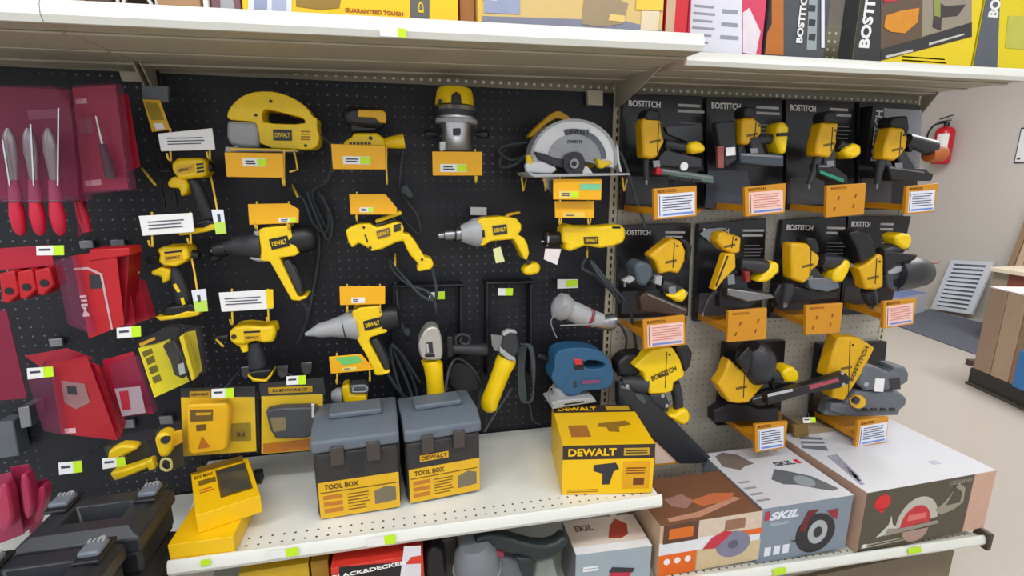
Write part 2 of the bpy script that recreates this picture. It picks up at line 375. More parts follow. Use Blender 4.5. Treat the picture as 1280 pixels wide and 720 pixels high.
# A column -------------------------------------------------------------
t = pth('hanging_label', 'yellow hang label under a grey plastic clip at the top left of the pegboard', 'label', 195, 165, -.14)
slab('clip', GRY, t, [(176, 107), (210, 107), (210, 128), (178, 125)], -.135, .012, .002); wire('hook_wire', ZINC, t, [(200, 115, -.125), (200, 110, -.001)], .003)
f_ = slab('label_card', YELD, t, [(178, 124), (200, 125), (213, 162), (190, 165)], -.14, .0015, .0004)
slab('printed_block', M((150, 130, 20), .6), t, [(181, 128), (197, 129), (205, 150), (189, 150)], -.1412, .001, 0); slab('white_spot', WHT, t, [(192, 154), (203, 154), (206, 161), (195, 162)], -.1412, .001, 0)
holder('white printed sign tilted over the upper small impact driver', [(197, 167), (265, 160), (269, 187), (201, 189)], -.19, WHT, prongs=[(213, 189, 12), (262, 187, 12)], lines=(.15, .3, .85, .8), group='white sign holders at the left of the pegboard')
holder('white printed sign with a yellow end beside the upper driver foot', [(173, 270), (240, 266), (243, 290), (178, 295)], -.19, WHT, prongs=[(190, 294, 14), (238, 291, 14)], lines=(.15, .25, .85, .75), group='white sign holders at the left of the pegboard')
holder('white printed sign with yellow right edge over the small round-nosed drill', [(273, 366), (339, 362), (341, 386), (277, 390)], -.19, WHT, prongs=[(290, 389, 16), (335, 386, 16)], lines=(.1, .3, .8, .75), group='white sign holders at the left of the pegboard')
slab('x', YEL, bpy.data.objects['sign_holder.002'], [(332, 362), (341, 362), (342, 385), (334, 386)], -.1915, .004, .0005).name = 'yellow_edge'
def hook_tip(label, pts, Y):
    o = wire('peg_hook', WIRE, None, [(*pts[0], Y), (*pts[1], Y - .02)] , .003, curved=False)
    return o
def small_driver(label, body, head, trig, handle, foot, base, Y, lett, nose=None, extra=None):
    t = thing('impact_driver', label, 'power tool', GT, at=P(*handle[-1][:2], Y))
    slab('housing', YEL, t, body, Y - .03, .06, .008, 0)
    loft('nose', BLK, t, nose, Y, 20)
    loft('motor_cap', BLK, t, head, Y, 20)
    slab('trigger_collar', YEL, t, trig, Y - .022, .044, .005)
    loft('grip', DRK, t, handle, Y, 16, .9)
    slab('battery_foot', BLK, t, base, Y - .036, .072, .006)
    slab('foot_strip', YEL, t, foot, Y - .039, .05, .003)
    plate(t, lett, Y - .031, 'DEWALT', mat=YELD, tm=BLK)
    vents(t, [((b[0] + b2[0]) / 2, (b[1] + b2[1]) / 2) and (b, b2) for b, b2 in extra] if extra else [((lett[0][0], lett[0][1] - 3), (lett[1][0], lett[1][1] - 3))], Y - .031)
    return t
small_driver('small yellow impact driver hanging under the upper white sign', z5((228, 480), (262, 455), (390, 452), (412, 475), (412, 545), (392, 556), (268, 572), (250, 545), (232, 520)), z5((395, 505, 30), (440, 500, 30), (452, 500, 22)), z5((205, 582), (235, 552), (300, 560), (318, 600), (312, 640), (278, 662), (270, 615), (212, 612)),
    z5((320, 545, 30), (365, 610, 33), (395, 680, 33), (425, 760, 36)) + z6((430, 195, 40)), z6((262, 185), (300, 175), (322, 192), (400, 190), (432, 172), (482, 170), (484, 190), (420, 210), (330, 225), (268, 232)), z6((300, 180), (420, 140), (480, 172), (470, 195), (320, 212)), -.12,
    z5((252, 505), (345, 490), (348, 528), (256, 545)), nose=z5((232, 515, 18), (210, 520, 14), (170, 524, 10)), extra=[(z5((360, 490))[0], z5((398, 486))[0]), (z5((362, 510))[0], z5((400, 505))[0]), (z5((364, 530))[0], z5((402, 524))[0])])
small_driver('small yellow impact driver hanging lower, beside the open red packs', z6((150, 305), (185, 290), (300, 285), (318, 300), (320, 352), (300, 372), (250, 398), (185, 390), (160, 372), (165, 330)), z6((310, 330, 34), (350, 335, 30), (378, 338, 22)), z6((118, 420), (170, 400), (222, 408), (215, 468), (180, 490), (172, 448), (122, 442)),
    z6((238, 400, 34), (265, 470, 36), (290, 540, 38), (300, 610, 42)), z6((140, 662), (240, 655), (312, 632), (378, 636), (372, 655), (300, 668), (170, 684)), z6((170, 655), (190, 610), (340, 590), (380, 640), (300, 660)), -.12,
    z6((192, 335), (285, 325), (290, 358), (198, 370)), nose=z6((165, 350, 24), (120, 360, 24), (95, 362, 16)))
vents(bpy.data.objects['impact_driver.001'], [(z6((245, 488))[0], z6((270, 530))[0]), (z6((285, 560))[0], z6((295, 596))[0])], -.165, YEL, 4, 'yellow_inset')
t = small_driver('small yellow drill with a short black grip above the blister packs', z7((478, 95), (505, 68), (560, 62), (640, 70), (690, 62), (697, 100), (690, 145), (640, 150), (600, 138), (550, 160), (500, 158), (478, 135)), z7((690, 105, 28), (712, 105, 24)), z7((505, 155), (565, 150), (568, 190), (540, 196), (528, 165)),
    z7((600, 140, 34), (605, 190, 38), (615, 250, 42), (622, 285, 44)), z7((562, 300), (600, 318), (650, 322), (685, 280), (680, 305), (655, 335), (590, 332)), z7((565, 285), (680, 270), (676, 300), (640, 322), (590, 318)), -.12,
    z7((548, 108), (625, 104), (628, 132), (552, 136)), nose=z7((480, 118, 24), (440, 122, 20), (400, 126, 10)))
disc('clutch_ring', DRK, t, *z7((500, 118))[0], 3, -.153, .01)
for i, (a, b) in enumerate((((179, 214), (194, 231)), ((160, 330), (173, 341)), ((268, 424), (279, 433)), ((366, 234), (372, 246)))):
    tag(wire('peg_hook', WIRE, None, [(a[0], a[1] - 2, -.001), (a[0], a[1] - 2, -.11), (b[0], b[1], -.15)], .003, k=3), ['yellow wire hook end left of the upper small impact driver', 'yellow wire hook end poking out beside the red packs', 'yellow wire hook end left of the small drill', 'yellow wire hook end under the right side of the big jigsaw'][i], 'hook', 'bare yellow hooks')
for i, (a, q) in enumerate(((( 264, 222), [(264, 262), (279, 262), (283, 292), (270, 293)]), ((240, 325), [(239, 363), (257, 361), (260, 389), (244, 390)]))):
    t = pth('hang_tag', ['pale green hang tag on a yellow wire beside the upper driver', 'pale green hang tag on a yellow wire beside the lower driver'][i], 'tag', q[0][0] + 8, q[0][1], -.2, 'hang tags on yellow wires')
    wire('wire', WIRE, t, [(a[0], a[1] - 4, -.001), (a[0], a[1], -.15), (a[0] + 3, a[1] + 15, -.18), (q[0][0] + 8, q[0][1] + 3, -.196)], .0022)
    slab('card', PAP, t, q, -.2, .002, .0005); slab('green_half', M((190, 225, 90), .6), t, [q[3], q[2], (q[1][0] + (q[2][0] - q[1][0]) * .5, (q[1][1] + q[2][1]) / 2), (q[0][0] + (q[3][0] - q[0][0]) * .5, (q[0][1] + q[3][1]) / 2)], -.2008, .001, 0)
    slab('ink_mark', INK, t, [(q[0][0] + 7, q[0][1] + 6), (q[0][0] + 11, q[0][1] + 6), (q[0][0] + 12, q[0][1] + 15), (q[0][0] + 9, q[0][1] + 15)], -.2010, .001, 0)

# big jigsaw, top
t = pth('jigsaw', 'big yellow jigsaw with closed loop handle on the top left holder', 'power tool', 330, 190, -.16, GT)
slab('housing', YEL, t, z5((522, 250), (528, 205), (560, 160), (615, 118), (690, 100), (790, 104), (880, 138), (950, 188), (978, 238), (1002, 242), (1000, 300), (1015, 345), (1002, 395), (960, 412), (700, 402), (690, 300), (670, 262), (600, 258)), -.16, .07, .014, 1, holes=[z5((712, 195), (760, 200), (870, 228), (935, 245), (938, 278), (720, 272), (708, 240))])
slab('gear_case', LGR, t, z5((522, 258), (668, 262), (692, 300), (694, 402), (600, 400), (540, 385), (520, 340)), -.162, .07, .008)
slab('trigger', BLK, t, z5((800, 208), (850, 218), (850, 232), (806, 226)), -.14, .02, .002)
plate(t, z5((768, 304), (866, 304), (868, 364), (770, 362)), -.1605, 'DEWALT', mat=DRK)
vents(t, [z5((915, 315 + i * 14), (962, 315 + i * 14)) for i in range(4)], -.1602, M((150, 105, 5), .6), 1.4); screws(t, z5((755, 155), (676, 228), (940, 390)), -.161, 2)
slab('shoe', STL, t, z5((512, 392), (700, 402), (900, 412), (900, 425), (512, 425)), -.18, .09, .002); slab('blade', CHR, t, z5((566, 372), (580, 372), (580, 430), (566, 430)), -.13, .002, 0)
wire('power_cord', RUB, t, [P(395, 165, -.13), P(415, 185, -.09), P(410, 225, -.05), P(390, 240, -.03), P(400, 270, -.04), P(412, 292, -.03)], .004)
th, f = holder('yellow sign under the big jigsaw', z5((510, 425), (820, 430), (826, 560), (522, 555)), -.21, tagq=(.3, .45, .7, .78), prongs=[(355, 220, 12)])
bm = bmesh.new()
for x in (288, 368): add_tube(bm, [P(x, 193, -.003), P(x, 193, -.2), P(x, 186, -.206)], .0025, 8)
add_tube(bm, [P(288, 186, -.206), P(368, 188, -.206), P(372, 212, -.206), P(362, 215, -.206)], .0025, 8); finish('wire_shelf', bm, WIRE, th)

# sander
t = pth('finishing_sander', 'small black and yellow sander with dust outlet on second top holder', 'power tool', 455, 187, -.15, GT)
slab('top_grip', BLK, t, z8((120, 195), (180, 175), (320, 190), (350, 210), (350, 262), (310, 300), (180, 292), (120, 260)), -.15, .07, .012, 1)
slab('grip_inlay', YELD, t, z8((198, 198), (330, 200), (350, 215), (350, 268), (318, 270), (290, 242), (200, 238)), -.1525, .03, .003)
slab('neck', BLK, t, z8((162, 265), (300, 262), (300, 318), (160, 322)), -.14, .055, .006); plate(t, z8((168, 266), (262, 264), (262, 294), (168, 296)), -.1405, 'DEWALT', mat=BLK)
slab('base_housing', YEL, t, z8((120, 372), (165, 345), (180, 322), (300, 322), (340, 350), (350, 398), (130, 398)), -.16, .075, .008)
loft('dust_outlet', YEL, t, z8((335, 378, 26), (380, 372, 32), (430, 368, 38), (446, 367, 38)), -.12, 20); vents(t, [z8((155 + i * 20, 377), (168 + i * 20, 377)) for i in range(6)], -.1605, BLK, 3)
screws(t, z8((268, 350)), -.161, 2.4)
slab('sanding_pad', RUB, t, z8((108, 385), (350, 396), (350, 408), (108, 404)), -.165, .09, .003)
wire('power_cord', RUB, t, [P(430, 138, -.1), P(427, 145, -.09), P(432, 152, -.1)], .003); wire('hang_cord', RUB, t, [P(505, 180, -.06), P(500, 230, -.04), P(508, 250, -.05), P(522, 270, -.05), P(525, 292, -.04), P(510, 280, -.03), P(488, 248, -.03)], .004)
slab('plug', RUB, t, z8((430, 600), (460, 590), (500, 650), (480, 675), (430, 640)), -.08, .03, .004)
holder('yellow sign under the small black sander', z8((58, 380), (345, 390), (348, 516), (68, 514)), -.21, prongs=[(483, 212, 18)], tagq=(.2, .2, .72, .52), deep=1)
# router
t = pth('router', 'upright silver router with yellow domed cap on third top holder', 'power tool', 572, 190, -.15, GT)
loft('motor_body', SIL, t, z8((722, 185, 98), (722, 205, 102), (722, 215, 108), (722, 250, 108), (722, 252, 88), (722, 300, 80), (722, 345, 78), (722, 400, 86), (722, 420, 98)), -.13, 32)
loft('cap', YEL, t, z8((712, 82, 70), (712, 90, 88), (712, 110, 98), (712, 150, 104), (712, 178, 106)), -.13, 32)
slab('cap_recess', BLK, t, z8((698, 120), (722, 102), (746, 120), (750, 170), (696, 170)), -.188, .03, .003)
loft('dark_band', DRK, t, z8((722, 208, 109), (722, 240, 109)), -.13, 32); loft('collar', LGR, t, z8((722, 253, 112), (722, 275, 112)), -.13, 32)
slab('badge', DRK, t, z8((705, 298), (745, 298), (745, 332), (705, 332)), -.178, .01, .001); slab('light_window', WHT, t, z8((636, 368), (665, 368), (665, 418), (636, 418)), -.17, .03, .002)
loft('sub_base', BLK, t, z8((722, 418, 110), (722, 428, 110)), -.13, 32)
for s in (-1, 1): loft('knob_handle', BLK, t, z8((722 + s * 100, 330, 12), (722 + s * 135, 330, 22), (722 + s * 160, 330, 24), (722 + s * 172, 330, 14)), -.12, 16)
screws(t, z8((635, 156)), -.175, 3)
holder('yellow sign under the upright silver router', z8((594, 420), (860, 422), (860, 548), (597, 548)), -.21, prongs=[(594, 216, 12)], tagq=(.15, .15, .68, .48), deep=1)

# hammer drill B2
holder('plain yellow sign over the big black-nosed drill', z6((634, 64), (850, 60), (905, 92), (903, 164), (642, 174)), -.17, prongs=[(321, 280, 6), (361, 280, 6)], tagq=(.6, .05, .95, .28))
t = pth('hammer_drill', 'big yellow drill with long black chuck pointing left and black rear', 'power tool', 365, 376, -.13, GT)
slab('housing', YEL, t, z6((690, 200), (715, 190), (850, 176), (872, 240), (905, 325), (880, 340), (800, 348), (812, 375), (900, 560), (945, 548), (948, 562), (905, 578), (865, 574), (790, 440), (750, 370), (700, 365), (700, 300)), -.165, .07, .012)
loft('nose_cone', DRK, t, z6((718, 285, 82), (680, 285, 80), (640, 288, 66), (585, 285, 60), (545, 290, 40), (500, 298, 34), (495, 300, 30)), -.13, 28)
slab('gear_case', LGR, t, z6((655, 210), (700, 200), (745, 370), (690, 372), (630, 352), (690, 330), (700, 270)), -.155, .06, .006)
loft('chuck', BLK, t, z6((520, 300, 40), (470, 305, 42), (455, 308, 36), (450, 308, 20)), -.13, 24); loft('bit_socket', STL, t, z6((452, 310, 12), (440, 312, 10)), -.13, 14)
loft('motor_end', BLK, t, z6((860, 255, 74), (900, 250, 78), (950, 245, 76), (985, 242, 62), (1000, 240, 40)), -.13, 28)
slab('grip_pad', DRK, t, z6((808, 372), (850, 352), (915, 470), (930, 548), (900, 556)), -.155, .05, .006); slab('trigger', BLK, t, z6((855, 390), (880, 380), (905, 430), (890, 440)), -.15, .02, .003)
plate(t, z6((746, 250), (846, 228), (858, 285), (762, 306)), -.1655, 'DEWALT')
loft('side_handle', BLK, t, z6((500, 330, 16), (480, 340, 24), (450, 352, 26), (430, 356, 14)), -.09, 14)
wire('power_cord', RUB, t, [P(378, 378, -.13), P(385, 395, -.1), P(372, 430, -.04), P(384, 400, -.02), P(397, 330, -.02), P(398, 290, -.02), P(390, 240, -.02)], .004)
wire('cord_loop', RUB, t, [P(398, 240, -.03), P(410, 265, -.04), P(408, 290, -.04), P(392, 280, -.05), P(380, 250, -.04), P(362, 235, -.03)], .004)
wire('cord_fold', RUB, t, [P(402, 244, -.05), P(415, 275, -.05), P(410, 300, -.05), P(396, 272, -.05), P(384, 240, -.04)], .004)
# cut-out / screwdriver C2
holder('yellow sign with a clipped corner over the long-handled cutter', y1((154, 55), (345, 52), (408, 128), (405, 162), (162, 162)), -.17, prongs=[(446, 268, 8)], tagq=(.2, .12, .5, .36))
t = pth('reciprocating_shear', 'all yellow cutter with long bent handle and flared foot', 'power tool', 530, 338, -.13, GT)
slab('housing', YEL, t, y1((134, 245), (165, 228), (205, 212), (262, 210), (300, 232), (400, 202), (430, 208), (446, 235), (438, 262), (470, 268), (500, 300), (552, 385), (595, 402), (602, 430), (590, 452), (520, 466), (512, 450), (525, 428), (480, 380), (462, 350), (440, 300), (400, 312), (330, 345), (272, 358), (245, 335), (205, 312), (170, 340), (150, 310)), -.16, .06, .012)
slab('side_bar', YEL, t, y1((290, 190), (425, 140), (438, 160), (330, 198), (295, 210)), -.15, .03, .004); slab('dark_gap', DRK, t, y1((285, 215), (400, 178), (405, 198), (300, 232)), -.148, .04, .004)
plate(t, y1((298, 250), (365, 230), (374, 272), (306, 292)), -.1608, 'DEWALT', mat=M((120, 90, 60), .5)); vents(t, [y1((390 + i * 0, 222 + i * 10), (428, 212 + i * 10)) for i in range(4)] + [y1((238, 268), (252, 308)), y1((262, 325), (272, 342))], -.1608, BLK, 1.8)
screws(t, y1((232, 230), (262, 340), (540, 400)), -.161, 1.6)
wire('power_cord', RUB, t, [P(540, 335, -.14), P(545, 360, -.12), P(543, 375, -.1), P(525, 368, -.08), P(500, 340, -.06), P(488, 325, -.05), P(492, 338, -.05), P(510, 355, -.06), P(535, 365, -.09), P(545, 385, -.09), P(540, 402, -.04)], .0045)
tag(wire('peg_hook', WIRE, None, [(494, 318, -.001), (494, 318, -.09), (494, 332, -.1)], .003, k=3), 'yellow wire hook hanging down below the long-handled yellow cutter', 'hook', 'bare yellow hooks')
# drill D2
t = pth('corded_drill', 'yellow and silver drill with keyed chuck pointing left, beneath the router', 'power tool', 665, 343, -.12, GT)
slab('housing', YEL, t, y1((838, 188), (870, 180), (960, 172), (1040, 182), (1068, 215), (1066, 248), (1048, 268), (1080, 285), (1100, 320)) + y4((262, 325), (250, 362), (235, 358), (185, 262), (175, 250), (60, 262), (20, 285)) + y1((855, 330), (838, 300)), -.15, .06, .012)
slab('grip_gap', DRK, t, y4((240, 345), (275, 372), (270, 392), (245, 378)), -.14, .03, .004)
slab('handle_foot', YEL, t, y4((232, 410), (270, 382), (312, 375), (326, 400), (315, 432), (270, 444), (235, 440)), -.145, .05, .01)
loft('gear_case', LGR, t, y1((845, 255, 76), (820, 256, 76), (790, 260, 62), (760, 262, 50), (745, 263, 42)), -.12, 28)
loft('chuck', STL, t, y1((750, 265, 34), (715, 268, 34), (713, 268, 28), (690, 270, 30), (660, 272, 28), (655, 273, 20), (628, 276, 18), (622, 276, 10)), -.12, 24, label='bright steel chuck')
loft('chuck_ring', BLK, t, y1((720, 268, 35), (712, 268, 35)), -.12, 24)
slab('belt_clip', YELD, t, y1((968, 182), (1000, 155), (1060, 145), (1062, 155), (1010, 168), (985, 186)), -.13, .02, .002)
plate(t, y1((912, 222), (985, 214), (992, 262), (918, 272)), -.1508, 'DEWALT', mat=DRK); vents(t, [y1((862, 246), (866, 282))], -.1515, BLK, 4)
slab('hang_tag', M((220, 222, 160), .6), t, y1((915, 345), (955, 332), (978, 410), (932, 420)), -.165, .001, 0); wire('tag_string', RUB, t, y1((935, 345), (930, 310), (945, 295)), .001, Y=-.155)
tag(slab('price_tag', WHT, None, y1((796, 122), (882, 124), (882, 166), (797, 164)), -.03, .002, .0003), 'small plain white price card over the silver drill nose', 'price tag')
# impact wrench B3
holder('yellow sign over the long-nosed impact wrench', y1((103, 544), (345, 540), (345, 636), (106, 642)), -.17, prongs=[(434, 382, 8), (475, 382, 8)], tagq=(.25, .1, .55, .4), lime=False)
t = pth('impact_wrench', 'large yellow impact wrench with long silver nose and black motor end', 'power tool', 480, 470, -.13, GT)
slab('housing', YEL, t, y2((295, 42), (340, 20), (440, 8), (462, 60), (485, 150), (440, 165), (395, 178), (385, 200), (470, 360), (495, 352), (498, 366), (455, 380), (420, 380), (370, 270), (325, 195), (318, 150)), -.165, .07, .012)
loft('silver_nose', LGR, t, y2((330, 108, 84), (300, 110, 80), (255, 118, 62), (180, 130, 44), (125, 140, 38), (92, 148, 24), (60, 158, 12), (50, 161, 10)), -.13, 28)
loft('nose_band', DRK, t, y2((262, 118, 65), (255, 119, 65)), -.13, 28)
loft('motor_end', BLK, t, y2((455, 80, 76), (500, 72, 78), (540, 66, 68), (552, 64, 40)), -.13, 28)
slab('grip_pad', DRK, t, y2((390, 190), (430, 180), (490, 300), (500, 350), (470, 356)), -.155, .05, .006)
plate(t, y2((355, 92), (445, 66), (455, 118), (365, 142)), -.1658, 'DEWALT')
wire('power_cord', RUB, t, [P(485, 468, -.13), P(500, 490, -.1), P(515, 500, -.06), P(510, 480, -.05), P(495, 445, -.05), P(490, 430, -.05), P(505, 450, -.05), P(518, 480, -.04), P(522, 500, -.03)], .0045)
wire('cord_fold', RUB, t, [P(505, 500, -.07), P(495, 470, -.06), P(488, 435, -.06), P(500, 440, -.06), P(525, 478, -.05)], .0045)
wire('cord_drop', RUB, t, [P(494, 352, -.03), P(500, 400, -.04), P(510, 418, -.04)], .0045); slab('plug', RUB, t, y2((560, 145), (595, 130), (612, 160), (590, 180)), -.05, .025, .004)
for k in (0, 1): wire('plug_pin', CHR, t, y2((585 + k * 16, 178), (590 + k * 16, 208)), .0018, Y=-.04)
# small recip B4
GH = holder('yellow sign with a green printed patch, lowest on the pegboard', y2((174, 280), (345, 265), (412, 345), (395, 352), (184, 370)), -.17, prongs=[(421, 467, 12), (462, 464, 12)], tagq=(.3, .1, .65, .3), tagm=M((230, 220, 120), .6), lime=False)
slab('green_patch', M((110, 200, 110), .6), GH[0], y2((205, 285), (330, 275), (350, 308), (250, 325)), -.1712, .001, 0)
t = pth('cordless_screwdriver', 'small yellow and grey driver behind the left tool bag', 'power tool', 440, 504, -.12, GT)
slab('housing', YEL, t, y2((240, 440), (280, 428), (285, 480), (370, 482), (378, 520), (250, 525)), -.14, .05, .006); slab('grey_core', GRY, t, y2((285, 432), (375, 428), (385, 478), (285, 478)), -.135, .045, .006)
loft('silver_collar', LGR, t, y2((245, 482, 42), (215, 485, 40), (190, 488, 24)), -.12, 20); wire('wire_loop', LGR, t, y2((300, 465), (310, 435), (370, 435), (372, 462), (300, 465)), .002, Y=-.148)
# empty slots
for i, (q, tg) in enumerate((((490, 357, 580, 500), y1((575, 575), (660, 568), (660, 610), (578, 610))), ((607, 353, 668, 470), y1((942, 552), (1022, 552), (1020, 590), (942, 590))))):
    x0, y0, x1_, y1_ = q
    t = pth('empty_bracket', ['empty black steel bracket left of centre with a lime price tag', 'empty black steel bracket above the yellow angle grinder'][i], 'bracket', (x0 + x1_) / 2, y0, -.03, 'empty black brackets')
    bm = bmesh.new(); slab('', None, None, [(x0, y0), (x1_, y0 - 2), (x1_, y0 + 1), (x0, y0 + 3)], -.05, .047, bm=bm)
    for x in (x0, x1_ - 6): slab('', None, None, [(x + 1, y0 + 2), (x + 4, y0 + 2), (x + 3, y1_), (x, y1_)], -.045, .042, bm=bm)
    finish('frame', bm, M((20, 22, 28), .35), t, bevel=.002)
    slab('price_label', WHT, t, tg, -.052, .0015, 0); a, b, c, d = tg; slab('lime_patch', LIME, t, [((a[0] + b[0]) / 2, a[1]), b, c, ((a[0] + b[0]) / 2, d[1])], -.0528, .001, 0)
tag(slab('price_tag', WHT, None, y4((410, 462), (520, 462), (520, 508), (410, 512)), -.03, .002, .0003), 'white and lime price card over the silver motor, left of the upright', 'price tag')
slab('lime_patch', LIME, bpy.data.objects['price_tag.001'], y4((455, 468), (516, 464), (516, 500), (455, 503)), -.0308, .001, 0)
# grinder 1
t = pth('polisher', 'straight yellow grip polisher with a clear silver head, upright', 'power tool', 542, 490, -.12, GT)
loft('grip', YEL, t, y2((708, 295, 46), (725, 320, 50), (735, 400, 44), (740, 475, 46), (742, 500, 44)), -.12, 24)
slab('head', M((190, 188, 180), .3, .5), t, y2((690, 130), (720, 118), (755, 125), (775, 190), (778, 290), (760, 300), (665, 300), (648, 240), (650, 200), (668, 160)), -.15, .06, .014, 1)
slab('head_inset', DRK, t, y2((688, 205), (722, 200), (728, 262), (692, 262)), -.1515, .004, .001); slab('head_slot', CHR, t, y2((690, 212), (700, 210), (704, 258), (694, 258)), -.153, .003, 0); slab('lower_lip', BLK, t, y2((682, 268), (735, 266), (735, 280), (684, 282)), -.152, .004, 0)
wire('power_cord', RUB, t, [P(556, 490, -.12), P(562, 460, -.1), P(572, 448, -.08), P(590, 460, -.07), P(600, 480, -.06), P(598, 510, -.05)], .0045)
# black clamp thing
t = pth('black_side_handle', 'black side handle and cord coil hung between the two grip tools', 'handle', 590, 440, -.1)
loft('handle_bar', DRK, t, y2((800, 235, 26), (880, 238, 26), (960, 240, 30), (1005, 240, 34), (1012, 240, 30)), -.1, 20)
slab('flange', BLK, t, y2((795, 175), (830, 170), (835, 280), (800, 290)), -.12, .05, .004)
wire('coil', DRK, t, y2((850, 225), (845, 180), (880, 160), (920, 180), (905, 215), (870, 200), (880, 175)), .005, Y=-.1); slab('guard', M((30, 32, 36), .5), t, y2((800, 335), (870, 300), (930, 330), (985, 420), (975, 470), (810, 470)), -.07, .02, .008, 1)
# grinder 2
t = pth('angle_grinder', 'yellow angle grinder hanging head up with a grey guard', 'power tool', 612, 512, -.12, GT)
loft('grip', YEL, t, y5((135, 265, 46), (128, 290, 50), (110, 330, 44), (75, 420, 42), (50, 480, 44), (42, 515, 42), (36, 530, 28)), -.12, 24)
slab('gear_head', DRK, t, y5((110, 200), (130, 145), (165, 132), (190, 160), (200, 220), (180, 270), (130, 262), (105, 235)), -.15, .06, .012, 1)
slab('collar', LGR, t, y5((102, 215), (125, 235), (160, 262), (180, 270), (176, 290), (140, 280), (98, 245)), -.155, .05, .004); slab('disc_guard', STL, t, y5((55, 152), (110, 158), (125, 180), (100, 232), (75, 235), (60, 205)), -.14, .004, 0)
slab('head_cap', LGR, t, y5((110, 150), (140, 130), (180, 135), (188, 150), (150, 145), (120, 165)), -.152, .02, .003)
bm = bmesh.new()
for k in range(5):
    a = .0 + k * 7; add_tube(bm, spline([P(*y5((200 + a, 210))[0], -.09 - k * .004), P(*y5((190 + a, 330))[0], -.1), P(*y5((200 + a, 460))[0], -.1), P(*y5((225 + a * .3, 492))[0], -.1), P(*y5((265 - a * .2, 470))[0], -.1), P(*y5((262 + a * .4, 330))[0], -.1), P(*y5((245 + a * .6, 220))[0], -.09), P(*y5((200 + a, 200))[0], -.09)], 5), .0035, 7)
add_tube(bm, spline([P(662, 505, -.08), P(666, 525, -.06), P(675, 530, -.05)]), .0035, 7); finish('cord_coil', bm, RUB, t)
wire('cord_tail', RUB, t, [P(612, 512, -.12), P(618, 505, -.1), P(640, 485, -.08), P(600, 540, -.2)] if 0 else [P(640, 485, -.08), P(620, 515, -.12), P(605, 540, -.18)], .004); loft('cord_tie', BLK, t, y5((285, 255, 12), (340, 272, 16), (365, 280, 12)), -.09, 12)
# circular saw
t = pth('circular_saw', 'white and yellow circular saw on the top right holder of the black pegboard', 'power tool', 715, 218, -.15, GT)
cx, cy = y3((500, 485))[0]
f = Face(P(cx, cy, -.2), P(cx + 1, cy, -.2) - P(cx, cy, -.2), P(cx, cy - 1, -.2) - P(cx, cy, -.2)); f.n = Vector((0, -1, 0))
WG = M((226, 228, 232), .35)
f.ell('blade_guard', WG, t, 0, 6, 52, 47, h=0, n=40, a0=-14, a1=194, inner=.0, t=.05)
f.ell('guard_rim', LGR, t, 0, 6, 54, 49, h=.003, n=40, a0=-10, a1=190, inner=.94, t=.056)
f.ell('lower_guard', STL, t, 0, 4, 33, 32, h=.004, n=36, a0=-5, a1=185, inner=.35, t=.004)
f.ell('guard_slot', GRY, t, 0, 6, 40, 37, h=.002, n=36, a0=0, a1=110, inner=.76, t=.004)
f.text('lettering', BLK, t, 'DEWALT', 4, 39, 6.5, 29, h=.003, bold=.03)
f.text('model_lettering', INK, t, 'DWE575', 0, 27, 4, 18, h=.006, bold=.01)
disc('arbor', DRK, t, cx, cy, 14, -.222, .03); disc('arbor_bolt', STL, t, cx, cy, 6, -.228, .01); disc('bolt_head', BLK, t, cx, cy, 3, -.231, .01)
slab('guard_lever', DRK, t, y3((290, 420), (330, 430), (400, 455), (480, 470), (480, 520), (400, 500), (310, 462)), -.215, .014, .003)
slab('front_bracket', WG, t, y3((245, 480), (330, 470), (400, 500), (408, 520), (380, 538), (250, 535), (242, 500)), -.21, .02, .004); slab('depth_knob', YEL, t, y3((620, 455), (650, 470), (700, 470), (700, 485), (650, 512), (630, 508)), -.22, .02, .004)
loft('front_knob', YEL, t, y3((255, 440, 14), (262, 470, 20), (262, 490, 22)), -.2, 16)
slab('rear_bracket', WG, t, y3((545, 500), (570, 500), (600, 538), (540, 540)), -.215, .02, .002); slab('bevel_bracket', WG, t, y3((722, 380), (735, 400), (740, 470), (755, 530), (740, 530), (722, 450)), -.17, .02, .002)
slab('handle', YELD, t, y3((262, 330), (310, 280), (370, 225), (415, 200), (460, 225), (505, 262), (470, 275), (430, 245), (395, 248), (340, 285), (300, 330), (265, 350)), -.13, .04, .008, 1); slab('handle_grip', DRK, t, y3((262, 350), (320, 320), (420, 262), (470, 275), (420, 300), (330, 360), (270, 420), (255, 400)), -.12, .035, .006, 1)
slab('base_plate', LGR, t, y3((255, 528), (290, 540), (790, 535), (800, 546), (290, 558), (262, 545)), -.24, .13, .002); slab('blade_lower', STL, t, y3((325, 556), (350, 610), (385, 645), (410, 600), (410, 556)), -.2, .003, 0)
slab('motor_housing', YELD, t, y3((400, 300), (600, 300), (640, 420), (600, 520), (400, 520)), -.148, .07, .012)
wire('power_cord', RUB, t, [P(666, 185, -.1), P(645, 205, -.08), P(625, 207, -.06), P(632, 185, -.06), P(650, 180, -.07), P(668, 172, -.1)], .005)
wire('cord_fold', RUB, t, [P(664, 178, -.1), P(640, 180, -.08), P(624, 188, -.07), P(640, 200, -.07), P(660, 192, -.09)], .004)
wire('cord_drop', RUB, t, [P(775, 190, -.12), P(785, 215, -.12), P(795, 250, -.11), P(803, 272, -.12), P(806, 284, -.12)], .0045)
th, f = holder('wide yellow sign with turquoise strip under the round saw', y3((388, 566), (645, 566), (642, 678), (388, 675)), -.225, prongs=[(700, 248, 4)], tagq=(.12, .1, .52, .42), tagm=M((235, 215, 120), .6), tips=False)
f.rect('turquoise_strip', TEAL, th, .55, .5, .98, .8, .0014)
bm = bmesh.new()
for x in (652, 680, 778): add_tube(bm, [P(x, 224, -.003), P(x, 222.5, -.242), P(x + 2, 238, -.2), P(x + 6, 224, -.1)], .0025, 8)
finish('wire_shelf', bm, WIRE, th)
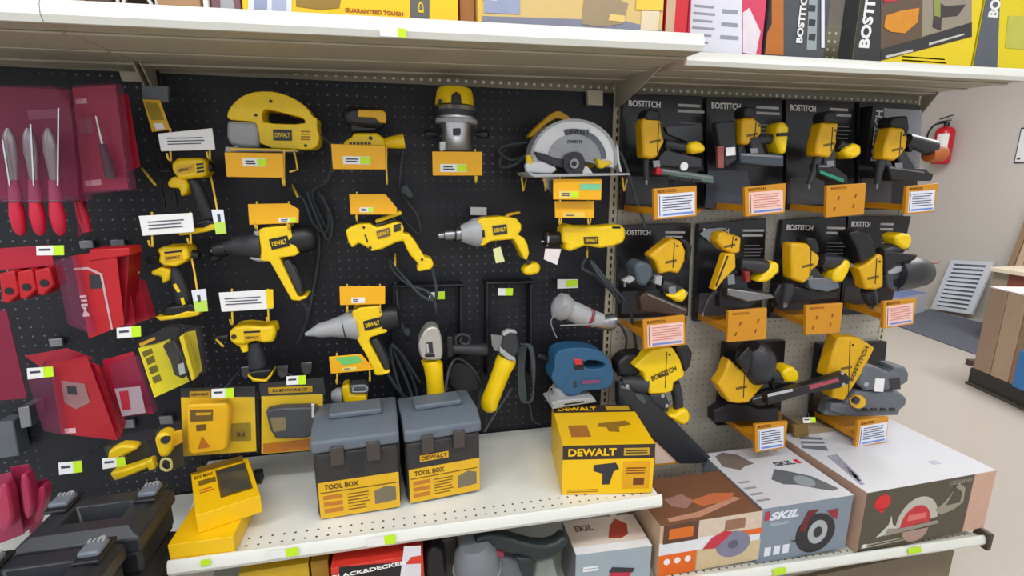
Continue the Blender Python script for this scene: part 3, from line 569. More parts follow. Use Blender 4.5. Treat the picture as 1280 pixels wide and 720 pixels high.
holder('narrow yellow sign just over the inline grinder', y3((396, 682), (606, 682)) + y4((604, 138), (398, 138)), -.2, prongs=[(699, 274, 6), (735, 274, 6)], tagq=(.2, .05, .75, .35), tagm=M((235, 205, 90), .6), lime=False)
# inline grinder
t = pth('die_grinder', 'yellow inline grinder lying level with a dark wheel at its left end', 'power tool', 730, 314, -.13, GT)
slab('housing', YEL, t, y4((438, 185), (470, 172), (520, 182), (640, 182), (700, 176), (752, 174), (770, 195), (772, 245), (755, 272), (700, 290), (640, 298), (560, 285), (480, 316), (450, 305), (460, 280), (438, 268)), -.16, .06, .014)
plate(t, y4((548, 238), (625, 234), (628, 274), (552, 276)), -.1608, 'DEWALT', mat=M((60, 50, 30), .5)); slab('switch', BLK, t, y4((700, 182), (745, 182), (745, 194), (702, 194)), -.1615, .004, .001)
loft('wheel_guard', BLK, t, y4((440, 240, 36), (415, 242, 30), (390, 246, 40), (345, 250, 42), (335, 250, 30)), -.13, 24); loft('wheel', CHR, t, y4((352, 250, 45), (345, 250, 45)), -.13, 24); loft('spindle', STL, t, y4((336, 262, 8), (322, 264, 6)), -.13, 10)
slab('hang_tag', M((230, 220, 220), .6), t, y4((346, 300), (430, 302), (408, 386), (338, 356)), -.17, .001, 0)
wire('power_cord', RUB, t, [P(733, 322, -.1), P(728, 335, -.09), P(745, 345, -.08), P(765, 365, -.08), P(775, 378, -.08), P(770, 368, -.09), P(750, 345, -.1), P(738, 325, -.1), P(760, 352, -.1), P(785, 380, -.1), P(790, 400, -.08), P(796, 440, -.06)], .005)
tag(wire('peg_hook', WIRE, None, [(734, 310, -.001), (734, 310, -.09), (734, 322, -.1)], .003, k=3), 'yellow wire hook carrying the cord below the inline grinder', 'hook', 'bare yellow hooks')
# silver trim router lying
t = pth('trim_router', 'silver motor with clear round base and red ring hanging askew at the upright', 'power tool', 735, 415, -.13)
loft('motor', LGR, t, y4((470, 620, 50), (520, 645, 54), (580, 668, 48), (640, 680, 38)), -.13, 28); loft('red_ring', M((150, 30, 60), .4), t, y4((566, 662, 52), (582, 668, 50)), -.13, 28)
loft('clear_base', M((190, 192, 196), .1, 0, .55), t, y4((390, 590, 30), (410, 598, 66), (440, 610, 72), (468, 620, 58)), -.13, 28)
loft('rear_cap', STL, t, y5((570, 88, 32), (610, 95, 34), (650, 90, 44), (672, 85, 36)), -.13, 24); wire('hook_arm', ZINC, t, y5((400, 108), (480, 104), (560, 98), (570, 60), (560, 30)), .0025, Y=-.2); wire('guard_wire', ZINC, t, y5((435, 10), (385, 45), (355, 85), (370, 140), (385, 170)), .002, Y=-.18)
wire('tail_cord', RUB, t, [P(768, 402, -.13), P(778, 410, -.1), P(783, 430, -.07), P(772, 470, -.05)], .004)
# blue jigsaw
t = pth('jigsaw', 'teal blue jigsaw with closed handle on the lower right of the pegboard', 'power tool', 725, 508, -.13)
slab('housing', BLUE, t, y5((372, 262), (400, 232), (470, 218), (560, 222), (620, 245), (650, 285), (668, 340), (665, 400), (630, 428), (520, 432), (490, 455), (440, 462), (370, 400), (355, 360), (375, 320)), -.16, .07, .014, 1, holes=[y5((520, 280), (600, 284), (632, 305), (610, 325), (520, 325))])
slab('trigger', M((200, 50, 60), .4), t, y5((472, 275), (512, 278), (515, 305), (475, 305)), -.164, .01, .002); slab('grip_inlay', BLK, t, y5((468, 285), (520, 285), (520, 328), (470, 330)), -.1615, .006, .001)
plate(t, y5((505, 378), (602, 372), (602, 396), (507, 402)), -.1605, 'BOSCH', mat=BLUE, tm=M((170, 60, 100), .5), hh=.7, w=.9)
loft('gear_nose', LGR, t, y5((395, 405, 34), (400, 440, 36), (405, 480, 30)), -.13, 20); slab('shoe', LGR, t, y5((348, 500), (400, 482), (570, 468), (585, 492), (450, 512), (365, 528)), -.18, .08, .003); slab('shoe_slot', BLK, t, y5((420, 500), (520, 486), (525, 492), (425, 506)), -.181, .003, 0)
slab('blade_clamp', DRK, t, y5((468, 385), (482, 385), (484, 418), (470, 418)), -.162, .006, .001); wire('fence_wire', STL, t, y5((365, 410), (345, 430), (345, 480), (365, 510)), .002, Y=-.18)
# rail bracket plates under the top shelf
for i, (q, lb) in enumerate((([(148, 88), (183, 90), (181, 102), (152, 101)], 'left of the yellow hang label'), ([(734, 112), (754, 113), (754, 132), (735, 131)], 'above the round saw'))):
    tag(slab('steel_clip', upm, None, q, -.02, .018, .002), 'beige steel clip plate hanging under the top shelf ' + lb, 'clip', 'clip plates under the top shelf')
for i, (x, y) in enumerate(((301, 459), (346, 458), (376, 454))):
    q = [(x, y), (x + 14, y - 1), (x + 13, y + 12), (x + 5, y + 15), (x + 1, y + 10)]
    tag(slab('peg_clip', ZINC, None, q, -.012, .01, .002), 'small grey steel clip plate ' + ['left of the small drill foot', 'right of the small drill foot', 'above the lime tag of the right blister pack'][i], 'clip', 'grey clip plates')
frames()
# ---------------------------------------------------------------- nail gun bay
YC = -.03
PLAS = M((44, 46, 52), .4); NB = M((28, 28, 32), .45); SLT = M((70, 76, 86), .4); CARDB = M((30, 31, 36), .25, var=.05)
ARM = M((205, 140, 24), .4, var=.05); TAN = M((170, 134, 84), .5)
def stand(label, card, arm, sign, kind, head, Ys=-.23, lines_right=True, cardm=None):
    """card: four pixels TL TR BR BL on the board; sign: four pixels on its front plane; arm: tray between them"""
    t = thing('display_stand', label, 'display stand', 'nail gun display stands', at=P(*card[3], YC))
    slab('backing_card', cardm or CARDB, t, card, YC, .02, .001)
    o = P(*card[3], YC - .0006); f = Face(o, P(*card[2], YC) - P(*card[3], YC), P(*card[0], YC) - P(*card[3], YC), Vector((0, -1, 0)))
    if head:
        f.text('brand_lettering', WHT, t, head, head_pos[0], .93, .055, .36, bold=.03)
        f.lines('small_print', M((190, 190, 190), .6), t, .62, .86, .95, .96, 2, .45)
        f.lines('spec_print', M((120, 122, 126), .6), t, .66, .66, .94, .8, 4, .3)
        f.rect('picture_patch', M((72, 76, 84), .4), t, .05, .05, .55, .3)
    s0, s1 = P(*sign[3], Ys), P(*sign[2], Ys); zt = (s0.z + s1.z) / 2 + arm
    a, b = Vector((P(*card[3], YC).x + .01, YC - .001, zt)), Vector((s0.x + .012, Ys + .004, zt))
    d = Vector((P(*card[2], YC).x - .005, YC - .001, zt)); c = Vector((s1.x, Ys + .004, zt))
    bm = bmesh.new(); add_prism(bm, [[a, b, c, d]], Vector((0, 0, .006))); add_prism(bm, [[a, b, b + Vector((0, 0, .02)), a + Vector((0, 0, .02))]], Vector((.003, 0, 0))); finish('tray', bm, ARM, t, bevel=.0008)
    slab('sign_panel', ARM if kind != 'x' else SIGN, t, sign, Ys, .012, .0015)
    u = P(*sign[0], Ys); g = Face(s0, s1 - s0, u - s0, Vector((0, -1, 0)))
    if kind in ('white', 'pink'):
        g.rect('paper', PAP if kind == 'white' else PNK, t, .09, .06, .95, .8); g.lines('printed_line', INK if kind == 'white' else M((205, 130, 120), .6), t, .2, .24, .9, .74, 6, .3, .0014, .15)
        g.lines('accent_bar', M((110, 140, 210), .6), t, .2, .1, .92, .18, 1, .8, .0014, .02)
        g.rect('side_strip', M((60, 60, 70), .6), t, .12, .1, .135, .76, .0014)
        g.text('sign_lettering', M((110, 70, 10), .6), t, 'BOSTITCH', .3, .9, .09, .42)
    else:
        for k, (x, y) in enumerate(((.3, .58), (.75, .62), (.2, .25), (.7, .3))): g.poly('slot', M((120, 70, 5), .6), t, [(x - .03, y - .06), (x + .01, y - .06), (x + .04, y + .06), (x, y + .06)])
        g.text('sign_lettering', M((150, 90, 10), .6), t, 'BOSTITCH', .3, .9, .07, .4)
    return t, f
head_pos = (.24,)
R1 = [([(779, 118), (878, 120), (880, 262), (776, 262)], [(817, 236), (871, 232), (871, 270), (818, 275)], 'white', 'black stand with white sign behind the leftmost top row nailer'),
      ([(883, 121), (977, 123), (979, 262), (885, 262)], [(931, 234), (983, 229), (981, 266), (932, 271)], 'pink', 'black stand with pink sign, second in the top row of nailers'),
      ([(982, 124), (1068, 127), (1067, 262), (984, 262)], [(1034, 232), (1083, 229), (1080, 268), (1033, 272)], 'slots', 'black stand with blank slotted sign in the top row'),
      ([(1074, 127), (1150, 131), (1146, 262), (1073, 262)], [(1134, 233), (1173, 229), (1168, 265), (1131, 268)], 'white', 'rightmost top row stand with white sign near the extinguisher')]
for i, (c, s, k, lb) in enumerate(R1):
    t, f = stand(lb, c, .008, s, k, 'BOSTITCH')
R2 = [([(774, 282), (864, 279), (860, 395), (772, 398)], [(804, 400), (856, 394), (857, 431), (805, 437)], 'pink', 'black stand with pale sign, leftmost of the second nailer row'),
      ([(874, 280), (958, 273), (964, 310), (952, 398), (868, 402)], [(911, 389), (959, 385), (958, 424), (909, 428)], 'slots', 'black stand with blank slotted sign, second of the middle nailer row'),
      ([(979, 275), (1058, 271), (1048, 396), (962, 398)], [(1008, 382), (1054, 379), (1050, 416), (1007, 419)], 'slots', 'black stand with blank slotted sign, third of the middle nailer row'),
      ([(1061, 271), (1139, 270), (1112, 392), (1050, 394)], [(1105, 377), (1146, 373), (1142, 405), (1104, 411)], 'pink', 'rightmost middle row stand with pink sign beside the floor mat')]
for i, (c, s, k, lb) in enumerate(R2):
    if len(c) == 5: c = [c[0], c[1], c[3], c[4]]
    stand(lb, c, .02, s, k, 'BOSTITCH')
t, f = stand('black stand under the round headed nailer in the bottom row, white sign', [(906, 428), (982, 426), (975, 528), (896, 532)], .02, [(944, 531), (985, 527), (981, 560), (944, 566)], 'white', None)
f.text('box_lettering', WHT, t, 'BOSTITCH', .5, .1, .05, .5); f.rect('white_sticker', WHT, t, .78, .04, .94, .16, .0012)
stand('dark stand with white sign under the grey framing nailer, bottom right', [(1023, 430), (1109, 427), (1100, 520), (1014, 524)], .02, [(1073, 527), (1111, 521), (1108, 553), (1069, 560)], 'white', None)
t = thing('sign_holder', 'yellow arm with blank pale sign beside the yellow carton under the yellow nail gun', 'sign holder', at=P(830, 570, -.1))
slab('sign_panel', ARM, t, [(815, 548), (847, 545), (847, 580), (816, 582)], -.16, .01, .001); slab('paper', M((225, 200, 185), .6), t, [(819, 553), (844, 551), (844, 578), (819, 580)], -.1612, .001, 0); box('arm', ARM, t, P(818, 560, -.15), (.02, 0, 0), (0, .148, 0), (0, 0, .012))
GN = 'nail guns on display stands'
def nailer(label, Y, body, cap, handle, foot, mag, magm=NB, nose=None, bt=.046, bodym=YELD, extra=()):
    if Y == Yn:
        def narrow(q, xr, xl): return [(xr - (xr - x) * (1 - 7.0 / (xr - xl)), y) for x, y in q]
        bl, br = min(p[0] for p in body), max(p[0] for p in body)
        if cap: cap = narrow(cap, max(p[0] for p in cap), min(p[0] for p in cap))
        body = narrow(body, br, bl)
    t = thing('nail_gun', label, 'nail gun', GN, at=P(*mag[-1][:2], Y))
    slab('body', bodym, t, body, Y - bt / 2, bt, .007)
    xs = [p[0] for p in body]; ys = [p[1] for p in body]; mx, my = sum(xs) / len(xs), sum(ys) / len(ys)
    if cap: slab('cap', NB, t, cap, Y - bt / 2 - .004, bt + .008, .007)
    if handle: loft('handle', PLAS, t, handle, Y, 18, .95)
    if foot: slab('handle_foot', YEL, t, foot, Y - .03, .06, .01)
    slab('magazine', magm, t, mag, Y - .018, .036, .004)
    a, b = mag[0], mag[1]; slab('magazine_rail', STL, t, [(a[0] + 2, a[1] + 2), (b[0] - 2, b[1] + 2), (b[0] - 2, b[1] + 4), (a[0] + 2, a[1] + 4)], Y - .0195, .002, 0)
    if nose: loft('nose', DRK, t, nose, Y, 14); loft('nose_tip', ZINC, t, [(nose[-1][0], nose[-1][1], nose[-1][2] * .6), (nose[-1][0] - .3, nose[-1][1] + 6, nose[-1][2] * .5)], Y, 12)
    q = [(mx + (x - mx) * .8, my + (y - my) * .3) for x, y in body]
    slab('dark_seam', NB, t, [(mx + 5, min(ys) + 6), (mx + 6, min(ys) + 6), (mx + 4, max(ys) - 8), (mx + 3, max(ys) - 8)], Y - bt / 2 - .0008, .002, 0)
    slab('name_print', M((110, 84, 20), .5), t, [(mx - 6, my + 5), (mx + 8, my + 2), (mx + 8, my + 5), (mx - 6, my + 8)], Y - bt / 2 - .0008, .002, 0)
    screws(t, [(mx + 9, min(ys) + 10)], Y - bt / 2 - .001, 1.2)
    if handle:
        hx, hy, hr = handle[0]; ex, ey, er = handle[-1]
        slab('trigger', BLK, t, [(hx + 3, hy + hr * .8), (hx + 9, hy + hr * .8), (hx + 8, hy + hr * .8 + 9), (hx + 5, hy + hr * .8 + 8)], Y - .01, .02, .002)
        loft('air_plug', ZINC, t, [(ex, ey, er * .3), (ex + 5, ey + 1, er * .3), (ex + 5.2, ey + 1, er * .42), (ex + 8, ey + 2, er * .42)], Y, 12)
    cx_, cy_ = sum(p[0] for p in mag) / len(mag), sum(p[1] for p in mag) / len(mag)
    if nose and abs(cx_ - mx) + abs(cy_ - my) < 62: slab('mechanism', DRK, t, [(mx - 4, my + 6), (mx + 9, my + 4), (cx_ + 6, cy_ - 2), (cx_ - 9, cy_ + 1)], Y - .017, .036, .005)
    if nose and Y == Yn: slab('steel_plate', ZINC, t, [(mx - 2, my + (cy_ - my) * .62), (mx + 7, my + (cy_ - my) * .6), (mx + 8, my + (cy_ - my) * .78), (mx - 1, my + (cy_ - my) * .8)], Y - .019, .004, .001)
    return t
Yn = -.14
t = nailer('tan-yellow nail gun upright on the leftmost top stand', Yn, y6((140, 205), (160, 190), (235, 185), (262, 205), (268, 260), (285, 310), (262, 340), (240, 385), (200, 395), (150, 385)), y6((165, 155), (190, 140), (250, 150), (268, 190), (262, 205), (160, 200)), y6((280, 320, 24), (350, 335, 24), (410, 340, 26)), y6((405, 320), (450, 300), (490, 325), (492, 360), (430, 370), (408, 355)), y6((250, 438), (530, 478), (530, 520), (250, 470)), M((90, 112, 108), .5), y6((190, 395, 16), (190, 450, 16), (192, 500, 14)))
slab('red_latch', RED, t, y6((245, 430), (272, 445), (278, 475), (240, 475)), Yn - .022, .02, .003); vents(t, [y6((300 + i * 60, 486 + i * 7), (345 + i * 60, 492 + i * 7)) for i in range(3)], Yn - .0195, NB, 4, 'magazine_slots')
slab('lower_casting', DRK, t, y6((290, 350), (370, 370), (470, 390), (470, 440), (380, 440), (260, 430), (255, 390)), Yn - .02, .03, .004); disc('adjust_wheel', WHT, t, *y6((382, 432))[0], 5, Yn - .024, .006)
slab('rear_plate', GRY, t, y6((285, 235), (470, 220), (475, 300), (430, 320), (300, 270)), YC - .008, .004, .001)
t = nailer('yellow nail gun with black strap and level dark magazine, second top stand', Yn, y6((640, 320), (645, 200), (665, 188), (720, 188), (768, 220), (770, 270), (745, 285), (705, 288), (690, 325)), y6((655, 150), (680, 125), (735, 135), (742, 188), (665, 190)), y6((740, 300, 26), (800, 295, 24), (860, 285, 22)), y6((855, 212), (890, 208), (912, 235), (895, 370), (865, 370), (845, 300)), y6((660, 362), (880, 372), (880, 435), (665, 418)), M((62, 72, 82), .3), y6((660, 330, 16), (655, 370, 14)))
slab('strap', NB, t, y6((850, 265), (910, 262), (912, 278), (852, 282)), Yn - .034, .01, .002); slab('white_sticker', WHT, t, y6((590, 338), (636, 335), (638, 375), (590, 380)), Yn - .02, .002, 0); slab('front_casting', DRK, t, y6((540, 210), (640, 200), (650, 400), (590, 440), (560, 330)), Yn - .01, .03, .006); slab('red_strip', M((150, 80, 80), .5), t, y6((548, 330), (582, 330), (580, 440), (550, 440)), Yn - .014, .01, .001)
tag(slab('smoked_tray', M((62, 68, 80), .2), None, y6((500, 452), (700, 450), (705, 640), (485, 640)), -.06, .004, .001), 'dark shiny blank panel below the second top row nail gun', 'panel')
t = nailer('yellow nail gun with black cap and green strip, third top stand', Yn, y7((250, 212), (355, 215), (340, 290), (345, 310), (300, 390), (215, 378), (218, 320)), y7((262, 175), (285, 152), (340, 155), (356, 215), (258, 212)), y7((345, 320, 24), (385, 345, 28), (410, 350, 26)), y7((390, 340), (440, 315), (470, 325), (470, 375), (430, 396), (388, 380)), y7((250, 420), (320, 420), (400, 480), (400, 520), (300, 500), (250, 470)), NB, y7((250, 385, 22), (235, 450, 18), (205, 520, 12)))
slab('green_strip', M((40, 150, 115), .4), t, y7((262, 452), (380, 495), (380, 515), (262, 468)), Yn - .021, .004, .001)
t = nailer('yellow nail gun standing before the white carton, rightmost top stand', Yn, y7((595, 235), (680, 238), (700, 290), (690, 340), (655, 380), (620, 405), (552, 395), (560, 330)), y7((590, 225), (608, 182), (700, 178), (712, 240), (690, 290), (670, 240), (600, 236)), y7((690, 300, 30), (760, 320, 32), (820, 340, 36)), None, y7((600, 425), (790, 450), (830, 470), (820, 505), (620, 505)), NB, y7((570, 400, 20), (555, 460, 16), (545, 520, 10)))
loft('orange_end', M((180, 96, 40), .5), t, y7((800, 372, 32), (830, 370, 38), (865, 368, 36)), Yn, 18); slab('magazine_rear', PLAS, t, y7((590, 430), (800, 445), (800, 500), (600, 500)), Yn + .0, .05, .004)
tc = thing('nailer_carton', 'upright white and black carton with lettering running up its side', 'carton', at=P(*y7((590, 510))[0], -.06))
slab('carton', M((150, 155, 165), .5), tc, y7((580, 140), (770, 150), (760, 440), (590, 430)), -.075, .04, .001); slab('black_side', CARDB, tc, y7((525, 128), (580, 132), (560, 425), (490, 420)), -.075, .04, .001)
a, b, c = P(*y7((498, 420))[0], -.0765), P(*y7((556, 424))[0], -.0765), P(*y7((528, 132))[0], -.0765); Face(a, b - a, c - a, Vector((0, -1, 0))).text('brand_lettering', PAP, tc, 'BOSTITCH', .52, .5, .62, .88, rot=90)
# second row
t = nailer('tilted yellow nail gun on the left stand of the middle row', Yn, y8((180, 240), (250, 190), (310, 150), (365, 165), (390, 215), (385, 265), (350, 330), (300, 320), (240, 332), (215, 270)), y8((330, 152), (385, 160), (425, 190), (410, 260), (385, 265), (385, 200)), y8((260, 380, 30), (320, 400, 30), (360, 420, 28)), y8((295, 438), (345, 432), (390, 402), (406, 438), (375, 478), (345, 470)), y8((190, 420), (400, 500), (395, 540), (170, 520), (160, 450)), M((70, 50, 42), .5), y8((200, 310, 46), (165, 340, 36), (120, 355, 20), (85, 370, 12)))
slab('grey_head', M((76, 88, 98), .45), t, y8((135, 290), (170, 262), (225, 290), (228, 340), (190, 400), (150, 380)), Yn - .04, .07, .01); slab('steel_bracket', LGR, t, y8((75, 365), (120, 340), (140, 355), (110, 380)), Yn - .045, .02, .003); slab('trigger', LGR, t, y8((240, 345), (275, 340), (268, 390), (235, 380)), Yn - .03, .03, .003)
t = nailer('yellow nail gun with slim slanted rails and steel magazine, middle row', Yn, y8((518, 170), (535, 125), (570, 118), (600, 130), (668, 145), (660, 225), (612, 232), (560, 210)), None, y8((650, 280, 30), (720, 285, 34), (770, 295, 38), (810, 310, 34)), y8((750, 372), (800, 320), (830, 265), (862, 280), (860, 320), (820, 360), (795, 375)), y8((600, 402), (820, 432), (840, 452), (700, 470), (600, 440)), STL, y8((540, 410, 12), (500, 460, 12), (475, 520, 8)))
slab('slanted_rail', YELD, t, y8((590, 228), (638, 232), (640, 300), (580, 360), (540, 412), (528, 410)), Yn - .045, .03, .004); vents(t, [y8((600, 240), (540, 392))], Yn - .046, NB, 1.6, 'rail_gap'); slab('curved_plate', M((150, 160, 170), .3), t, y8((458, 130), (500, 105), (560, 98), (600, 100), (540, 125), (510, 170)), YC - .01, .006, .001); slab('red_trigger', M((140, 40, 45), .4), t, y8((685, 318), (712, 318), (715, 375), (690, 370)), Yn - .03, .02, .003)
slab('mag_body', DRK, t, y8((590, 330), (700, 340), (700, 400), (820, 430), (700, 500), (560, 500), (560, 420)), Yn + .02, .03, .004)
t = nailer('yellow nail gun with domed steel magazine, third of the middle row', Yn, x1((90, 182), (105, 175), (200, 178), (240, 225), (262, 245), (250, 290), (215, 310), (205, 345), (165, 380), (92, 355)), x1((170, 150), (235, 150), (262, 200), (255, 232), (200, 215), (175, 180)), x1((260, 262, 30), (330, 270, 34), (380, 280, 30)), x1((330, 372), (335, 330), (365, 290), (400, 255), (420, 275), (408, 320), (378, 375)), x1((200, 350), (350, 352), (362, 400), (300, 420), (210, 405)), M((120, 128, 138), .25, .5), x1((100, 375, 24), (95, 420, 26), (85, 470, 22)))
slab('lower_casting', NB, t, x1((60, 380), (200, 400), (360, 420), (340, 450), (120, 480), (60, 500), (30, 440)), Yn, .03, .006)
t = nailer('yellow nail gun with big black drum magazine, rightmost of the middle row', Yn, x1((428, 300), (480, 280), (555, 228), (580, 240), (578, 395), (530, 412), (470, 408), (455, 360)), x1((378, 125), (430, 110), (495, 120), (535, 175), (545, 235), (480, 265), (455, 275), (430, 200)), x1((560, 225, 26), (620, 205, 28), (660, 190, 30)), x1((640, 140), (675, 125), (720, 132), (725, 165), (705, 212), (678, 205), (650, 180)), x1((590, 300), (640, 250), (740, 250), (800, 300), (808, 345), (760, 392), (650, 420), (600, 400)), SLT, x1((500, 410, 30), (510, 450, 28), (520, 480, 20)))
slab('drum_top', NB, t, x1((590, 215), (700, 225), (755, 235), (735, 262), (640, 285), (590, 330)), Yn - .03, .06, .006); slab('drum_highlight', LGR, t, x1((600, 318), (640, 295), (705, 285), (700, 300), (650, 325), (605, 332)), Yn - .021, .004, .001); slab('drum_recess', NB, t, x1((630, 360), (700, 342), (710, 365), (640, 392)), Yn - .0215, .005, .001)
wire('air_fitting', M((150, 110, 105), .4), t, x1((790, 268), (830, 275), (855, 268)), .005, Y=Yn); loft('drum_body', PLAS, t, x1((620, 330, 70), (700, 322, 76), (770, 322, 60), (800, 325, 36)), Yn + .01, 20)
# bottom row
t = nailer('yellow nail gun tipped forward over a long black magazine, bottom left of bay', -.15, x2((140, 205), (200, 150), (240, 112), (300, 100), (348, 108), (385, 170), (408, 245), (400, 262), (350, 290), (345, 335), (310, 348), (220, 352), (200, 290), (190, 240)), x2((360, 100), (420, 85), (450, 130), (440, 200), (410, 240), (385, 165)), x2((350, 290, 26), (365, 350, 26), (372, 420, 24), (365, 450, 22)), x2((320, 468), (360, 460), (395, 435), (425, 432), (440, 465), (435, 498), (400, 522)), x2((60, 300), (130, 310), (220, 360), (560, 700), (480, 720), (380, 720), (60, 420)), M((40, 44, 50), .35), x2((190, 300, 50), (150, 300, 44), (110, 290, 36), (70, 285, 20)), bodym=YEL)
a, b, c = P(*x2((232, 285))[0], -.1745), P(*x2((368, 225))[0], -.1745), P(*x2((222, 255))[0], -.1745); Face(a, b - a, c - a, Vector((0, -1, 0))).text('brand_lettering', BLK, t, 'BOSTITCH', .5, .5, .8, .95)
slab('trigger_casting', DRK, t, x2((220, 355), (300, 350), (330, 400), (320, 450), (270, 420), (240, 400)), -.17, .04, .006); slab('green_window', M((70, 84, 84), .4), t, x2((145, 345), (185, 350), (205, 395), (190, 405), (150, 370)), -.17, .004, .001); screws(t, x2((290, 360), (312, 412), (102, 308)), -.172, 2.2, LGR); slab('rear_bulk', NB, t, x2((100, 140), (200, 130), (190, 240), (120, 270), (60, 260), (50, 190)), -.14, .06, .01)
t = nailer('yellow nail gun with round black head in the bottom row', -.15, x2((580, 300), (615, 250), (645, 165), (690, 210), (740, 250), (858, 265), (820, 310), (745, 398), (690, 402), (640, 395)), None, x2((850, 255, 36), (900, 258, 34), (940, 255, 28)), x2((925, 240), (960, 208), (990, 212), (1018, 240), (1015, 280), (990, 295), (940, 292)), x2((760, 365), (900, 330), (1015, 300), (1015, 345), (800, 420), (760, 400)), NB, None, bodym=YELD)
loft('round_head', PLAS, t, x2((745, 100, 50), (765, 130, 78), (785, 180, 88), (800, 235, 76), (805, 260, 60)), -.16, 24); slab('head_gap', BLK, t, x2((690, 165), (745, 100), (770, 130), (760, 190), (740, 245)), -.21, .02, .004)
slab('long_rail', NB, t, x3((0, 358), (200, 305), (415, 240), (432, 262), (430, 295), (380, 318), (200, 350), (0, 410)), -.222, .03, .003); slab('rail_label', M((190, 190, 196), .4), t, x3((0, 350), (130, 322), (132, 335), (0, 365)), -.2235, .002, 0); slab('red_label', M((170, 70, 90), .4), t, x3((215, 305), (370, 265), (378, 282), (225, 325)), -.2235, .002, 0)
slab('rail_foot', NB, t, x2((560, 440), (640, 400), (740, 410), (800, 430), (905, 420), (905, 500), (560, 500)), -.13, .04, .004)
screws(t, x3((400, 300), (395, 240)), -.224, 2, LGR)
t = nailer('slanted yellow and grey framing nailer at the bottom right stand', -.16, x3((310, 262), (350, 120), (372, 50), (430, 48), (485, 52), (568, 105), (500, 240), (405, 388), (340, 372), (355, 262)), None, None, None, x3((340, 400), (560, 400), (700, 430), (690, 462), (440, 470), (330, 440)), GRY, None, bt=.05)
a, b, c = P(*x3((448, 290))[0], -.188), P(*x3((540, 100))[0], -.188), P(*x3((420, 275))[0], -.188); Face(a, b - a, c - a, Vector((0, -1, 0))).text('brand_lettering', BLK, t, 'BOSTITCH', .5, .45, .6, .95)
slab('upper_casing', GRY, t, x3((515, 195), (570, 202), (640, 235), (670, 235), (670, 205), (730, 205), (748, 240), (745, 285), (712, 305), (640, 330), (520, 335), (480, 300)), -.19, .07, .01); slab('lower_casing', GRY, t, x3((480, 335), (700, 340), (738, 370), (735, 410), (690, 445), (470, 445), (410, 400)), -.185, .06, .01)
slab('grip_gap', DRK, t, x3((640, 270), (700, 262), (705, 325), (650, 330)), -.192, .02, .003); slab('white_label', WHT, t, x3((570, 268), (618, 270), (610, 338), (562, 335)), -.193, .003, 0); loft('yellow_knob', YELD, t, x3((472, 388, 32), (474, 390, 28)), -.19, 18, dY=-.02); disc('knob_face', DRK, t, *x3((470, 385))[0], 4, -.222, .01); screws(t, x3((520, 298),), -.192, 3, LGR); vents(t, [x3((500 + i * 48, 432), (528 + i * 48, 432)) for i in range(4)], -.188, BLK, 3); slab('front_foot', M((110, 125, 130), .5), t, x3((330, 390), (400, 380), (440, 440), (400, 470), (300, 460)), -.15, .04, .005)
frames()
# ---------------------------------------------------------------- blister packs
def pack(label, quad, Y, mat, group=None, cat='blister pack', shell=CLR, shellq=None, t=.02, name='blister_pack'):
    TL, TR, BR, BL = quad
    th = thing(name, label, cat, group, at=P(*BL, Y))
    slab('backing_card', mat, th, quad, Y, .002, .0004)
    o = P(*BL, Y); f = Face(o, P(*BR, Y) - o, P(*TL, Y) - o, Vector((0, -1, 0)))
    if shellq: slab('clear_shell', shell, th, shellq, Y - t, t - .001, .004)
    return th, f
def lip_tag(label, quad, Y=-.3, group='price tags on hook ends', hook=None):
    t = thing('price_tag', label, 'price tag', group, at=P(*quad[3], Y)); TL, TR, BR, BL = quad
    slab('holder_card', WHT, t, quad, Y, .002, .0004)
    mx = lambda a, b, k: (a[0] + (b[0] - a[0]) * k, a[1] + (b[1] - a[1]) * k)
    slab('lime_patch', LIME, t, [mx(TL, TR, .62), TR, BR, mx(BL, BR, .62)], Y - .0008, .001, 0)
    slab('ink_mark', INK, t, [mx(mx(TL, TR, .1), mx(BL, BR, .1), .3), mx(mx(TL, TR, .5), mx(BL, BR, .5), .3), mx(mx(TL, TR, .5), mx(BL, BR, .5), .5), mx(mx(TL, TR, .1), mx(BL, BR, .1), .5)], Y - .0008, .001, 0)
    if hook:
        hx, hy = hook; c = P((TL[0] + TR[0]) / 2, TL[1] + 2, Y + .003); bm = bmesh.new(); add_tube(bm, [Vector((P(hx, hy, 0).x, -.001, P(hx, hy, 0).z)), c], .0018, 6); finish('peg_wire', bm, ZINC, t)
    return t
GP = 'yellow blister packs low on the pegboard'
# yellow batteries pack at the red edge
t, f = pack('tilted bright yellow battery pack beside the red packs', z7((48, 172), (190, 110), (290, 330), (125, 405)), -.2, M((240, 226, 20), .4), GP, shellq=z7((35, 140), (180, 70), (330, 82), (365, 292), (300, 330), (130, 410)), t=.035)
slab('header', BLK, t, z7((45, 165), (60, 135), (185, 70), (240, 75), (230, 115), (130, 150)), -.203, .002, 0); slab('header_text', YELD, t, z7((52, 150), (125, 118), (130, 130), (58, 165)), -.2045, .001, 0)
slab('battery', M((54, 52, 46), .5), t, z7((160, 160), (215, 135), (250, 190), (285, 280), (260, 320), (215, 300), (200, 240)), -.235, .032, .004); slab('battery_window', LGR, t, z7((235, 250), (262, 240), (272, 290), (245, 300)), -.2365, .002, 0); slab('yellow_rib', M((230, 210, 30), .4), t, z7((240, 120), (260, 108), (318, 318), (300, 328)), -.232, .028, .002)
for i in range(3): slab('icon', M((110, 100, 20), .6), t, z7((82 + i * 15, 222 + i * 44), (118 + i * 15, 206 + i * 44), (130 + i * 15, 235 + i * 44), (94 + i * 15, 252 + i * 44)), -.2012, .001, 0)
slab('pack_text', M((110, 100, 20), .6), t, z7((65, 190), (110, 172), (118, 195), (75, 215)), -.2012, .001, 0)
